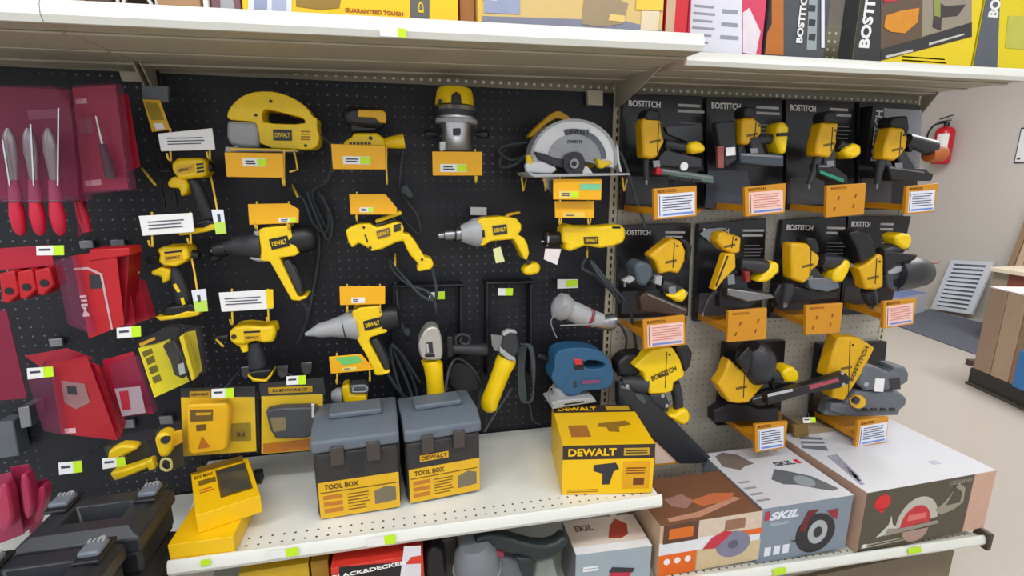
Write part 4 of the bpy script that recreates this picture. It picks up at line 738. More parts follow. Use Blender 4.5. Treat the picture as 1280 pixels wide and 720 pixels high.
t, f = pack('second yellow battery pack hanging behind the tilted one, further right', z7((280, 95), (318, 88), (352, 280), (330, 295)), -.17, M((235, 218, 20), .4), GP, shellq=z7((262, 90), (330, 80), (366, 290), (320, 300)), t=.02)
# two large card packs
for i, (q, sq, hd, tx, lb) in enumerate(((z7((250, 405), (600, 402), (608, 660), (262, 684)), z7((245, 398), (606, 398), (612, 668), (250, 690)), z7((248, 362), (500, 355), (602, 352), (602, 402), (250, 405)), z7((292, 376), (392, 372), (392, 402), (292, 405)), 'large yellow battery pack hung left of centre with red triangle mark'),
                                     (z7((632, 398), (922, 388), (926, 650), (632, 672)), z7((628, 392), (926, 384), (930, 660), (630, 678)), z7((620, 340), (925, 310), (935, 388), (628, 400)), z7((664, 358), (872, 344), (874, 378), (666, 388)), 'large yellow pack with a dark battery inside, left of the tool boxes'))):
    t, f = pack(lb, q, -.2, M((248, 204, 18), .4), GP, shellq=sq, t=.035)
    slab('header', M((44, 44, 46), .4), t, hd, -.2, .002, 0); plate(t, tx, -.2005, 'DEWALT', mat=M((190, 150, 20), .5), tm=BLK, h=.001, name='brand_panel')
    if i == 0:
        slab('charger_shell', M((244, 188, 12), .35), t, z7((275, 440), (470, 430), (480, 480), (470, 650), (440, 662), (300, 680), (280, 660)), -.232, .03, .006); slab('label_window', M((110, 85, 30), .5), t, z7((294, 465), (402, 462), (400, 515), (296, 520)), -.2335, .002, 0); slab('label_slot', YELD, t, z7((320, 478), (396, 476), (390, 488), (322, 490)), -.2345, .001, 0); slab('small_mark', M((110, 80, 20), .5), t, z7((322, 536), (370, 532), (370, 560), (324, 566)), -.2335, .002, 0)
        slab('red_triangle', M((190, 110, 20), .5), t, z7((350, 590), (388, 640), (330, 650)), -.2335, .002, 0); slab('green_panel', M((150, 130, 30), .5), t, z7((485, 530), (580, 525), (582, 610), (490, 612)), -.2015, .001, 0); plate(t, z7((510, 560), (555, 556), (556, 598), (512, 600)), -.203, '21', mat=M((140, 115, 25), .5), tm=BLK, h=.001, name='number_panel')
    else:
        slab('battery', M((62, 66, 72), .4), t, z7((650, 468), (720, 455), (880, 450), (905, 470), (900, 560), (850, 600), (700, 605), (670, 560)), -.232, .03, .006); slab('battery_base', M((130, 120, 80), .5), t, z7((672, 502), (745, 498), (750, 560), (690, 570)), -.2335, .002, .0005); slab('battery_latch', CHR, t, z7((868, 435), (884, 435), (884, 500), (868, 500)), -.236, .004, .001); slab('card_tint', M((200, 120, 20), .5), t, z7((640, 625), (880, 600), (880, 650), (640, 668)), -.2012, .001, 0)
lip_tag('white and lime tag over the left large yellow pack', z7((395, 366), (500, 360), (500, 406), (395, 408)), -.245, hook=(300, 462))
lip_tag('white and lime tag over the right large yellow pack', z7((750, 306), (842, 300), (842, 342), (750, 346)), -.245, hook=(348, 460))
# lower left clamshell tools
t, f = pack('clear clamshell with small yellow tool, low beside the black cases', z3((470, 500), (660, 470), (700, 600), (510, 655)), -.22, M((60, 58, 40), .5), GP, shellq=z3((460, 495), (680, 450), (710, 610), (500, 660)), t=.05)
slab('tool_body', YEL, t, z3((485, 520), (540, 492), (600, 495), (620, 510), (560, 540), (540, 560), (480, 560)), -.25, .03, .006); slab('tool_foot', YEL, t, z3((490, 620), (570, 598), (680, 560), (690, 585), (600, 625), (515, 655)), -.255, .03, .005); slab('tool_arm', YEL, t, z3((650, 570), (680, 555), (700, 600), (670, 612)), -.26, .02, .004)
t, f = pack('clamshell with round yellow lamp tool between black cases and yellow pack', z3((700, 435), (800, 420), (830, 580), (760, 610)), -.22, M((70, 66, 40), .5), GP, shellq=z3((690, 430), (805, 415), (840, 590), (750, 615)), t=.05)
slab('lamp_body', YEL, t, z3((690, 455), (730, 435), (765, 450), (770, 500), (758, 545), (720, 555), (700, 510)), -.26, .04, .008, 1); disc('lamp_ring', DRK, t, *z3((742, 470))[0], 5, -.264, .01); wire('belt_loop', M((200, 190, 120), .4), t, z3((728, 560), (725, 590), (748, 605), (770, 595), (768, 562), (745, 552), (728, 560)), .003, Y=-.268)
slab('yellow_flap', YELD, t, z3((760, 440), (815, 425), (822, 480), (780, 500)), -.24, .01, .002)
lip_tag('white and lime tag at the lower left above the black cases', z3((262, 572), (366, 562), (370, 612), (266, 626)), -.3, hook=(134, 554))
lip_tag('white and lime tag on the clamshell with the small yellow tool', z3((458, 552), (560, 546), (566, 584), (462, 600)), -.3, hook=(190, 550))
# red packs
RP = M((176, 24, 50), .35); RPD = M((128, 20, 56), .4); GR = 'red packs on the left pegboard'
t, f = pack('big red clamshell of three pliers at the top left edge', [(-20, 108), (86, 112), (98, 245), (-20, 250)], -.2, RPD, GR, shell=CLRR, shellq=[(-22, 106), (70, 106), (92, 140), (100, 252), (-20, 254)], t=.05, name='pliers_pack')
f.text('brand_lettering', M((190, 120, 150), .5), t, 'PLIERS', .62, .78, .05, .3) if 0 else None
for i in range(3):
    x = 10 + i * 25
    h = loft('plier_head', STL, t, [(x, 160, 3), (x + 1, 170, 8), (x + 3, 190, 9), (x + 6, 215, 6), (x + 8, 232, 5)], -.235, 14, .6)
    loft('handle_shaft', M((150, 60, 90), .4), t, [(x + 7, 225, 6), (x + 10, 250, 8)], -.235, 12)
    loft('plier_handle', M((196, 26, 60), .4), t, [(x + 9, 252, 7), (x + 12, 270, 9), (x + 15, 288, 7), (x + 16, 294, 3)], -.235, 14); loft('silver_band', LGR, t, [(x + 9, 246, 7), (x + 9.6, 251, 7)], -.235, 14)
slab('header_strip', M((150, 80, 110), .4), t, [(34, 138), (72, 136), (74, 148), (36, 150)], -.2015, .001, 0)
for k in range(3): slab('painted_glint', CHR, t, [(2 + k * 35, 175 - k * 20), (4 + k * 35, 175 - k * 20), (13 + k * 30, 232), (11 + k * 30, 232)], -.252, .002, 0)  # chrome slivers imitate glints of light on the clear shell
t, f = pack('red clamshell just behind and right of the pliers pack with drooping red grip', [(74, 120), (92, 122), (112, 290), (98, 296)], -.15, RPD, GR, name='pliers_pack'); loft('plier_handle', M((200, 28, 60), .4), t, [(98, 252, 5), (104, 272, 7), (109, 290, 5)], -.16, 12)
for i, (q, lb, Y) in enumerate((([(90, 110), (144, 106), (160, 236), (104, 240)], 'red blister pack with a chrome-bladed tool, upper left', -.2), ([(146, 118), (160, 118), (175, 208), (160, 214)], 'narrow edge of a red pack right behind the chrome-bladed one', -.16))):
    t, f = pack(lb, q, Y, RP, GR, shell=CLRR, shellq=[(q[0][0] - 2, q[0][1] - 4), (q[1][0] + 2, q[1][1] - 3), (q[2][0] + 4, q[2][1] + 2), (q[3][0], q[3][1] + 3)] if i == 0 else None, t=.03, name='tool_pack')
    if i == 0:
        loft('chrome_blade', CHR, t, [(120, 145, 1.5), (128, 180, 2)], Y - .02, 10); loft('tool_grip', DRK, t, [(128, 180, 4), (134, 200, 6), (139, 222, 7)], Y - .02, 14); slab('grey_picture', M((140, 80, 95), .5), t, [(98, 150), (114, 148), (117, 166), (101, 168)], Y - .0012, .001, 0); slab('white_print', M((220, 170, 180), .5), t, [(94, 124), (108, 123), (109, 129), (95, 130)], Y - .0012, .001, 0); slab('lower_print', M((220, 170, 180), .5), t, [(106, 226), (126, 224), (127, 231), (107, 233)], Y - .0012, .001, 0)
t = thing('square_pack', 'row of red square heads with dark round holes under the pliers', 'tool pack', GR, at=P(30, 380, -.22))
slab('header', RP, t, [(-20, 312), (62, 306), (68, 332), (-20, 340)], -.2, .003, .001)
for i in range(3):
    x = -2 + i * 22; slab('red_head', RED, t, [(x, 342 - i * 2), (x + 19, 338 - i * 2), (x + 26, 368 - i * 6), (x + 12, 380 - i * 5), (x + 4, 378 - i * 5)], -.22, .05, .004); disc('dark_hole', BLK, t, x + 13, 364 - i * 5, 5, -.2215, .004)
lip_tag('white and lime tag in front of the red square heads', z2((162, 135), (286, 132), (288, 176), (164, 178)), -.28, hook=(60, 302))
t, f = pack('bright red tool pack with white lettering and bent grey line', z2((322, 180), (520, 150), (560, 490), (400, 552)), -.22, RED, GR, shell=CLRR, shellq=z2((240, 200), (330, 178), (420, 540), (300, 490)), t=.02, name='tool_pack')
slab('grey_outline', M((200, 170, 175), .5), t, z2((330, 235), (395, 230), (460, 260), (508, 510), (500, 512), (450, 266), (392, 240), (332, 244)), -.2215, .001, 0); slab('tool_picture', DRK, t, z2((400, 262), (450, 268), (458, 325), (408, 328)), -.2215, .001, 0)
a, b, c = P(*z2((408, 455))[0], -.2215), P(*z2((392, 350))[0], -.2215), P(*z2((372, 458))[0], -.2215); Face(a, b - a, c - a, Vector((0, -1, 0))).text('lettering', M((235, 200, 205), .5), t, 'Mil', .5, .5, .8, .9)
slab('deep_side', M((150, 12, 30), .4), t, z2((520, 150), (575, 145), (580, 190), (560, 490), (545, 495)), -.2, .06, .002); slab('top_band', RED, t, z2((400, 150), (580, 142), (585, 178), (400, 205)), -.223, .06, .003)
for i in range(4):
    pack(['first', 'second', 'third', 'last'][i] + ' of the four red packs fanned behind the bright red tool pack', z2((540 + i * 30, 240 + i * 15), (572 + i * 28, 262 + i * 10), (612 + i * 30, 490 - i * 12), (560 + i * 26, 500 - i * 10)), -.18 + i * .03, (RP, M((160, 20, 44), .4))[i % 2], 'fanned red packs', name='thin_pack', shellq=None)[0]
lip_tag('white and lime tag beneath the bright red tool pack', z2((524, 504), (632, 494), (634, 542), (526, 552)), -.29, hook=(120, 402))
t, f = pack('red pack cut by the left edge, between square heads and grey bracket', [(-20, 390), (8, 388), (34, 498), (-20, 502)], -.2, RPD, GR, name='tool_pack')
t, f = pack('stack of red pouches with clear windows, low in the red rack', z3((225, 130), (390, 90), (530, 470), (275, 440)), -.23, M((170, 26, 40), .4), GR, shell=CLRR, shellq=z3((120, 200), (230, 150), (290, 450), (190, 430)), t=.02, name='pouch_pack')
slab('clear_window', M((150, 110, 112), .25), t, z3((275, 200), (380, 215), (405, 300), (340, 330), (290, 300)), -.2315, .001, 0); slab('white_print', M((225, 180, 185), .5), t, z3((290, 418), (340, 414), (342, 436), (292, 438)), -.2315, .001, 0); slab('dark_spot', DRK, t, z3((300, 225), (340, 228), (345, 265), (305, 262)), -.2325, .001, 0)
for i in range(4):
    pack(['nearest', 'second', 'third', 'farthest'][i] + ' red pouch edge stacked right of the clear-windowed pouch', z3((400 + i * 18, 110 + i * 8), (425 + i * 18, 130 + i * 6), (545 - i * 4 + i * 12, 455 - i * 20), (500 + i * 12, 470 - i * 14)), -.21 + i * .025, (RP, M((190, 44, 60), .35))[i % 2], 'red pouches in a stack', name='thin_pack')
pack('crumpled red pouch top lying behind the clear-windowed pouch', z3((110, 90), (300, 55), (420, 100), (240, 180)), -.19, M((160, 30, 50), .35), GR, name='thin_pack')
lip_tag('white and lime tag on the stack of red pouches', z3((120, 146), (236, 138), (242, 182), (124, 196)), -.29, hook=(64, 440))
t, f = pack('red pack with grey printed square left of the yellow battery pack', z3((460, 110), (600, 70), (690, 350), (540, 360)), -.18, RP, GR, shell=CLRR, shellq=z3((480, 130), (620, 90), (700, 350), (545, 370)), t=.02, name='tool_pack')
slab('grey_square', M((168, 150, 160), .5), t, z3((515, 238), (630, 226), (655, 345), (550, 362)), -.2015, .001, 0); slab('red_inset', RP, t, z3((535, 250), (575, 246), (588, 330), (552, 334)), -.2025, .001, 0)
for i, (q, lb) in enumerate((([(-12, 596), (14, 590), (30, 668), (-12, 684)], 'leftmost of the three hazy pink-red packs above the black cases'), ([(12, 584), (36, 580), (52, 650), (28, 668)], 'middle one of the three hazy pink-red packs above the black cases'), ([(40, 604), (58, 598), (64, 616), (50, 660), (36, 668)], 'rightmost of the three hazy pink-red packs above the black cases'))):
    t = thing('pink_pack', lb, 'tool pack', GR, at=P(*q[-1], -.25 + i * .02)); slab('backing_card', M((150, 40, 76), .3), t, q, -.22 + i * .02, .003, .001); slab('bulge', M((176, 50, 86), .3), t, [((x + q[0][0] * .0 + sum(p[0] for p in q) / len(q)) / 2, (y * .7 + sum(p[1] for p in q) / len(q) * .3)) for x, y in q], -.25 + i * .02, .03, .006, 1)
tag(slab('peg_bracket', ZINC, None, [(22, 510), (36, 508), (40, 533), (26, 536)], -.06, .055, .002), 'grey steel bracket plate at far left below the red pouches', 'bracket', 'grey steel brackets at far left'); tag(slab('peg_bracket', GRY, None, [(-5, 528), (16, 526), (24, 570), (-5, 574)], -.05, .045, .003), 'larger grey bracket cut off by the left edge above the pink pack', 'bracket', 'grey steel brackets at far left')
for i, (x, y) in enumerate(((98, 301), (137, 300), (60, 424), (198, 521), (150, 526))):
    tag(slab('peg_clip', ZINC, None, [(x, y), (x + 17, y - 1), (x + 19, y + 9), (x + 2, y + 10)], -.012, .01, .002), 'grey steel clip plate ' + ['above the bright red tool pack, left one', 'above the bright red tool pack, right one', 'above the stack of red pouches', 'just above the round yellow lamp tool', 'right of the stacked red pouches'][i], 'clip', 'grey clip plates')
frames()
# ---------------------------------------------------------------- goods on the shelves
def deckz(k, x, y=None):
    _, a, b, *_r = SH[k]; return a.z + (b.z - a.z) * (x - a.x) / (b.x - a.x) + .0245
FWD = RM @ Vector((0, 0, -1))
def deckmax(k, xa, xb, ya, yb):
    _, a, b, c, d = SH[k]; f = lambda x, y: (lambda u, v: (a.z + (b.z - a.z) * u) * (1 - v) + (c.z + (d.z - c.z) * u) * v)((x - a.x) / (b.x - a.x), (y - a.y) / (c.y - a.y))
    return max(f(x, y) for x in (xa, xb) for y in (ya, yb)) + .0245
def r_at(p, px): return px * (p - CAM).dot(FWD) / FPX
def carton_top(name, mat, label, cat, z, FL, FR, BK, zb, group=None, bevel=.0015, bodyname='carton'):
    """box given by its top face: front-left, front-right, back-left pixels at level z; bottom at zb"""
    c = Carton.__new__(Carton); a, b, k = G(*FL, z), G(*FR, z), G(*BK, z); c.h = z - zb; c.U = b - a; n = Vector((-c.U.y, c.U.x, 0)).normalized()
    c.D = n * (k - a).dot(n); c.a = Vector((a.x, a.y, zb)); up = Vector((0, 0, c.h))
    c.t = thing(name, label, cat, group, at=c.a + c.U / 2 + c.D / 2); c.body = box(bodyname, mat, c.t, c.a, c.U, c.D, up, bevel)
    c.front = Face(c.a, c.U, up); c.top = Face(c.a + up, c.U, c.D); c.left = Face(c.a + c.D, -c.D, up); c.right = Face(c.a + c.U, c.D, up); return c
# yellow drill carton on the long shelf
YB = M((244, 196, 10), .45, var=.04)
z = deckmax('bm', .945, 1.19, -.4, -.1)
c = Carton('drill_carton', YB, 'bright yellow drill carton with black header standing at the right end of the middle shelf', 'carton', z, (702, 619), (815, 616), (700.7, 557), depth=.235)
HD = M((52, 44, 36), .5)
c.front.rect('header_band', HD, c.t, 0, .72, 1, 1); c.front.text('brand_lettering', YB, c.t, 'DEWALT', .32, .86, .15, .52, bold=.03); c.front.rect('header_box', M((200, 160, 40), .5), c.t, .66, .78, .94, .93, .0012); c.front.lines('header_print', HD, c.t, .68, .81, .92, .9, 2, .4, .002)
c.front.poly('drill_picture', DRK, c.t, [(.34, .6), (.58, .64), (.62, .52), (.56, .46), (.52, .2), (.44, .2), (.44, .42), (.34, .48)]); c.front.rect('info_square', M((225, 165, 10), .5), c.t, .66, .1, .96, .66); c.front.lines('info_print', M((120, 60, 20), .5), c.t, .7, .4, .92, .55, 3, .4, .0014); c.front.rect('barcode', M((110, 60, 20), .5), c.t, .78, .18, .9, .32, .0014); c.front.lines('fine_print', M((150, 100, 10), .5), c.t, .06, .04, .4, .12, 2, .4)
c.top.rect('header_band', HD, c.t, 0, .8, 1, 1); c.top.text('brand_lettering', YB, c.t, 'DEWALT', .3, .9, .1, .48, bold=.03); c.top.rect('header_box', M((200, 160, 40), .5), c.t, .66, .84, .95, .96, .0012)
c.top.poly('tool_picture', M((150, 110, 30), .5), c.t, [(.48, .5), (.82, .56), (.86, .46), (.7, .4), (.68, .28), (.56, .3), (.56, .4), (.46, .42)]); c.top.rect('photo_square', M((170, 110, 40), .5), c.t, .12, .18, .34, .46)
# tool boxes
TB = M((48, 46, 48), .5); TBL = M((98, 108, 120), .45)
def toolbox(label, A, B, T, dep, lift, txt, tagy):
    z = deckmax('bm', .32, .74, -.36, -.1)
    c = Carton('tool_box', TB, label, 'tool box', z, A, B, T, depth=dep, group='tool boxes on the middle shelf', bevel=.012, bodyname='body')
    f, t = c.front, c.t; H = c.h; up = Vector((0, 0, 1)); u = c.U; d = c.D; a = c.a + up * H
    n = -d.normalized()
    bm = bmesh.new(); r = 1.0
    o = a - u * .012 + n * .006
    # stepped lid
    pr = [(0, 0), (1, 0), (1, .028), (.8, .052), (.2, .052), (0, .028)]
    base = [o + Vector((0, 0, 0)) + (d * 1.04) * s + up * h for s, h in pr]
    add_prism(bm, [base], u * 1.024); finish('lid', bm, TBL, t, bevel=.006)
    bm = bmesh.new(); o2 = a + u * .18 + d * .3 + up * .052
    add_box(bm, o2, u * .64, d * .34, up * .016); finish('carry_handle', bm, TBL, t, bevel=.005)
    for k in (.2, .62):
        box('latch', M((70, 62, 60), .45), t, a + u * k + n * .012 - up * .035, u * .16, -n * .012, up * .05, .003)
    box('lid_recess', BLK, t, a + u * .42 + d * .12 + up * .034, u * .12, d * .12, up * .012, .002)
    bm = bmesh.new()
    for k in range(7): add_box(bm, a + u * (.22 + k * .085) + d * .62 + up * .052, u * .05, d * .1, up * .008)
    finish('ridge_row', bm, TBL, t, bevel=.002)
    f.rect('label_sleeve', M((226, 178, 30), .5), t, .03, .02, .985, .56, .001)
    f.text('label_lettering', M((96, 66, 20), .5), t, txt, .3, .485, .075, .4, h=.002, bold=.03)
    f.rect('label_rule', M((120, 84, 20), .5), t, .05, .4, .95, .415, .0016)
    for i in range(3): f.rect('label_icon', M((190, 120, 40), .5), t, .08, .3 - i * .1, .3, .36 - i * .1, .0016)
    f.lines('label_print', M((130, 90, 20), .5), t, .36, .08, .62, .36, 6, .35, .0016)
    f.poly('label_picture', M((120, 110, 90), .5), t, [(.68, .12), (.94, .14), (.94, .34), (.82, .38), (.68, .32)], .0016)
    if tagy: f.rect('badge', M((220, 170, 30), .5), t, .18, .66, .56, .76, .0016); f.text('badge_lettering', M((110, 76, 20), .5), t, 'DEWALT', .37, .71, .06, .34, h=.0026, bold=.02)
    f.rect('recess_panel', M((36, 36, 40), .5), t, .4, .62, .58, .94, .001) if not tagy else None
    return c
toolbox('grey lidded tool box with yellow label sleeve, the left one of the pair', (398, 651), (502, 634), (391, 567), .2, 0, 'TOOL BOX', False)
toolbox('grey lidded tool box with small yellow badge, the right one of the pair', (510, 631), (601, 613), (508, 553), .19, 0, 'TOOL BOX', True)
# flat yellow cartons
zb = deckmax('bm', .02, .16, -.43, -.2)
c = Carton('flat_carton', YB, 'plain flat yellow carton lying under the windowed one', 'carton', zb, (213, 704), (294, 693), (211, 681), depth=.16)
c2 = carton_top('battery_carton', YB, 'yellow battery carton with dark window lying askew on the plain flat one', 'carton', zb + c.h + .046, (244.5, 645), (325.5, 619), (233, 593), zb + c.h + .0006)
c2.top.rect('window_frame', M((90, 74, 30), .3), c2.t, .4, .2, .92, .88, .001); c2.top.rect('dark_window', M((66, 68, 66), .12), c2.t, .44, .25, .88, .84, .0018); c2.top.text('lettering', M((120, 92, 10), .5), c2.t, '20V MAX', .2, .84, .08, .32); c2.top.rect('picture_panel', M((120, 100, 30), .5), c2.t, .1, .62, .38, .74); c2.top.lines('red_print', M((190, 110, 40), .5), c2.t, .1, .42, .36, .54, 2, .5)
c2.top.rect('label_band', M((150, 116, 10), .5), c2.t, .02, .93, .9, .99)
box('hang_header', M((110, 84, 30), .5), c2.t, c2.top.pt(.1, .96, .001), c2.U * .8, c2.D.normalized() * .004, Vector((0, 0, .012)), .0005)
tag(box('grey_block', DRK, None, G(316, 606, .725), (.022, .0, 0), (0, .03, 0), (0, 0, .03), .002), 'small dark grey block peeking out behind the askew yellow battery carton', 'block')
# black tool cases at lower left
CB = M((30, 32, 36), .42); CBL = M((44, 47, 53), .38); CG = M((112, 120, 132), .4)
def case(label, x0, x1_, yf, yb, zt, zb):
    t = thing('tool_case', label, 'tool case', 'black tool cases at the lower left', at=((x0 + x1_) / 2, (yf + yb) / 2, zb)); h = zt - zb
    abox('lower_tray', CB, t, (x0 + .006, yf + .006, zb), (x1_ - .006, yb - .006, zb + h * .5), .008)
    bm = bmesh.new(); W = x1_ - x0; D = yb - yf; m = .055; ch = .022
    o = [(x0, yf), (x1_, yf), (x1_, yb), (x0, yb)]; i1 = [(x0 + ch, yf + ch), (x1_ - ch, yf + ch), (x1_ - ch, yb - ch), (x0 + ch, yb - ch)]
    i2 = [(x0 + m, yf + m), (x1_ - m, yf + m), (x1_ - m, yb - m), (x0 + m, yb - m)]; i3 = [(x0 + m + .014, yf + m + .014), (x1_ - m - .014, yf + m + .014), (x1_ - m - .014, yb - m - .014), (x0 + m + .014, yb - m - .014)]
    lv = [(o, zb + h * .52), (o, zt - .018), (i1, zt), (i2, zt), (i3, zt - .04)]
    V = [[bm.verts.new((x, y, z)) for x, y in q] for q, z in lv]
    for A, B in zip(V, V[1:]):
        for k in range(4): bm.faces.new((A[k], A[(k + 1) % 4], B[(k + 1) % 4], B[k]))
    bm.faces.new(V[0]); bm.faces.new(V[-1]); finish('lid', bm, CBL, t, bevel=.004)
    for s, x in ((0, x0), (1, x1_)):
        bm = bmesh.new(); xx = x + (.006 if s == 0 else -.05)
        add_prism(bm, [[Vector((xx, yf + D * .55, zt)), Vector((xx + .044, yf + D * .55, zt)), Vector((xx + .044, yf + D * .95, zt)), Vector((xx, yf + D * .95, zt))]], Vector((0, 0, .008))); finish('side_rib', bm, CB, t, bevel=.003)
        bm = bmesh.new(); add_box(bm, Vector((xx + .004, yf + D * .62, zt + .006)), Vector((.036, 0, 0)), Vector((0, D * .24, 0)), Vector((0, 0, .012))); l = finish('latch', bm, CG, t, bevel=.004, label='light grey latch')
        bm = bmesh.new()
        for k in range(4): add_box(bm, Vector((xx + .008 + k * .008, yf + D * .79, zt + .018)), Vector((.004, 0, 0)), Vector((0, D * .05, 0)), Vector((0, 0, .003)))
        finish('latch_ridge', bm, LGR, l)
        screws_y = Vector((xx + .022, yf + D * .9, zt + .008)); bm = bmesh.new(); add_tube(bm, [screws_y, screws_y + Vector((0, 0, .006))], .006, 12); finish('rivet', bm, LGR, t)
    for k in (.33, .66):
        abox('lid_rib', CB, t, (x0 + m + .014, yf + m + .014 + (D - 2 * m - .028) * k - .004, zt - .042), (x1_ - m - .014, yf + m + .014 + (D - 2 * m - .028) * k + .004, zt - .03), .002)
    abox('front_handle', CB, t, (x0 + W * .32, yf - .02, zb + h * .45), (x1_ - W * .32, yf + .002, zb + h * .65), .006)
xr = .0
for lb, x0, x1_, yf, yb in (('rear', xr - .222, xr + .002, -.482, -.312), ('front', xr - .242, xr - .018, -.665, -.492)):
    case(lb + ' upper black tool case with grey latches' + (' by the yellow cartons' if lb == 'rear' else ', cut by the frame'), x0, x1_, yf, yb, .85, .7455)
    case('lower black tool case hidden beneath the ' + lb + ' upper one of the stack', x0 + .004, x1_ - .004, yf + .002, yb - .002, .737, .6255)

# cartons on the low right shelf
zf = deckmax('br', 1.86, 2.4, -.44, -.05); WB = M((206, 208, 214), .45, var=.04)
c = Carton('saw_carton', M((196, 160, 140), .6, var=.05), 'largest white-topped carton with red circular saw picture, far right', 'carton', zf, (1071, 692), (1229, 659), (1083, 616), depth=.36)
c.top.rect('white_top', WB, c.t, .0, .0, 1, 1, .0008); f = c.front
f.rect('dark_print', M((82, 76, 62), .5), c.t, .0, .0, .82, 1); 
f.ell('red_mark', M((210, 36, 40), .5), c.t, .125, .8, .06, .13, .0014, 12); f.poly('tail', M((210, 36, 40), .5), c.t, [(.09, .7), (.13, .62), (.16, .7)], .0014)
f.ell('saw_guard', M((190, 186, 176), .5), c.t, .42, .34, .16, .44, .0014, 32, 5, 185, .0); f.ell('saw_disc', M((196, 46, 54), .5), c.t, .41, .32, .115, .32, .002, 32, 0, 200); f.rect('saw_name', M((220, 110, 110), .5), c.t, .34, .4, .48, .5, .0028)
f.poly('saw_base', M((150, 140, 130), .5), c.t, [(.18, .22), (.6, .26), (.58, .32), (.3, .3), (.2, .34)], .0028); f.ell('blade', M((170, 140, 130), .5), c.t, .42, .22, .1, .2, .0024, 24, 180, 360)
f.poly('motor', M((150, 148, 130), .5), c.t, [(.55, .5), (.62, .62), (.7, .9), (.76, .8), (.77, .55), (.7, .45), (.6, .4)], .002); f.poly('motor_shade', M((76, 74, 58), .5), c.t, [(.63, .55), (.68, .84), (.74, .74), (.74, .56)], .0026)
f.poly('saw_fence', M((200, 200, 190), .5), c.t, [(.12, .22), (.2, .4), (.21, .55), (.23, .4), (.28, .3), (.2, .24)], .002); f.lines('print', M((170, 165, 150), .5), c.t, .02, .06, .4, .14, 2, .35, .0014); f.text('small_lettering', M((150, 145, 130), .5), c.t, 'CIRCULAR SAW', .72, .92, .07, .18, h=.0014)
f.rect('round_logo', M((225, 225, 220), .5), c.t, .03, .08, .06, .14, .0018)
f.rect('tan_strip', M((206, 168, 148), .6), c.t, .825, 0, 1, 1, .0008)
g = c.top; g.poly('logo_block', M((110, 116, 128), .5), c.t, [(.02, .72), (.16, .62), (.26, .84), (.12, .92)], .0016); g.poly('logo_line', WB, c.t, [(.05, .76), (.21, .7), (.22, .73), (.06, .79)], .0024); g.poly('logo_line', WB, c.t, [(.07, .84), (.23, .77), (.24, .8), (.08, .87)], .0024)
for i in range(3): g.poly('spec_line', M((150, 150, 170), .5), c.t, [(.03 + i * .02, .1 + i * .05), (.06 + i * .02, .1 + i * .05), (.12 + i * .03, .55), (.1 + i * .03, .55)], .0016)
g.rect('faint_mark', M((190, 190, 200), .5), c.t, .6, .8, .68, .84, .0016); g.rect('faint_mark', M((180, 185, 200), .5), c.t, .68, .2, .74, .26, .0016)
zf = deckmax('br', 1.52, 1.9, -.42, -.05)
c = Carton('saw_carton', M((128, 142, 156), .5, var=.05), 'grey saw carton with white illustrated top, between the orange and the largest cartons', 'carton', zf, (945, 705), (1056, 685), (956, 637), depth=.30)
c.top.rect('white_top', WB, c.t, 0, 0, 1, 1, .0008); f = c.front
f.text('brand_lettering', PAP, c.t, 'SKIL', .24, .84, .14, .32, bold=.04, shear=.3); f.rect('red_corner', M((180, 50, 70), .5), c.t, .03, .78, .08, .94, .0012); f.lines('print', M((180, 190, 200), .5), c.t, .1, .66, .3, .72, 2, .4)
f.ell('saw_body', M((40, 40, 44), .5), c.t, .62, .4, .22, .36, .0014, 30); f.ell('saw_plate', M((170, 176, 180), .5), c.t, .64, .42, .11, .22, .002, 20); f.ell('saw_hub', DRK, c.t, .64, .42, .05, .1, .0026, 16); f.poly('red_grip', M((110, 30, 40), .5), c.t, [(.42, .5), (.5, .84), (.62, .84), (.52, .7), (.5, .46)], .0024); f.poly('red_guard', M((150, 40, 50), .5), c.t, [(.72, .78), (.84, .8), (.84, .6), (.78, .66)], .0024); f.poly('saw_foot', DRK, c.t, [(.34, .34), (.5, .3), (.5, .24)], .0022)
for i in range(3): f.rect('white_icon', PAP, c.t, .07 + i * .1, .12, .14 + i * .1, .28, .0014); 
g = c.top; g.poly('saw_sketch', M((120, 110, 104), .5), c.t, [(.06, .72), (.1, .92), (.22, .98), (.36, .9), (.42, .7), (.3, .68), (.2, .62)], .0016); g.poly('saw_sketch', M((92, 98, 104), .5), c.t, [(.4, .4), (.56, .56), (.66, .5), (.84, .36), (.94, .12), (.86, .1), (.74, .16), (.6, .26), (.46, .3)], .0016); g.ell('sketch_disc', M((140, 150, 154), .5), c.t, .7, .3, .1, .1, .0024)
g.text('brand_lettering', M((50, 54, 70), .5), c.t, 'SKIL', .74, .64, .08, .24, rot=0, bold=.04); g.rect('red_dot', M((200, 40, 60), .5), c.t, .88, .6, .93, .68, .0016); 
for i in range(3): g.rect('faint_icon', M((180, 184, 194), .5), c.t, .6 + i * .1, .86, .65 + i * .1, .9, .0016)
for i in range(4): g.poly('spec_line', M((150, 150, 156), .5), c.t, [(.02 + i * .01, .1 + i * .1), (.16, .1 + i * .1), (.16, .13 + i * .1), (.02, .13 + i * .1)], .0016)
zf = deckmax('br', 1.235, 1.5, -.42, -.05)
c = carton_top('saw_carton', M((200, 170, 140), .6, var=.05), 'brown-topped saw carton with white and orange front', 'carton', .612, (826, 658), (955, 638), (792, 603), zf)
c.top.rect('dark_top', M((120, 82, 60), .5), c.t, 0, 0, 1, 1, .0008); g = c.top
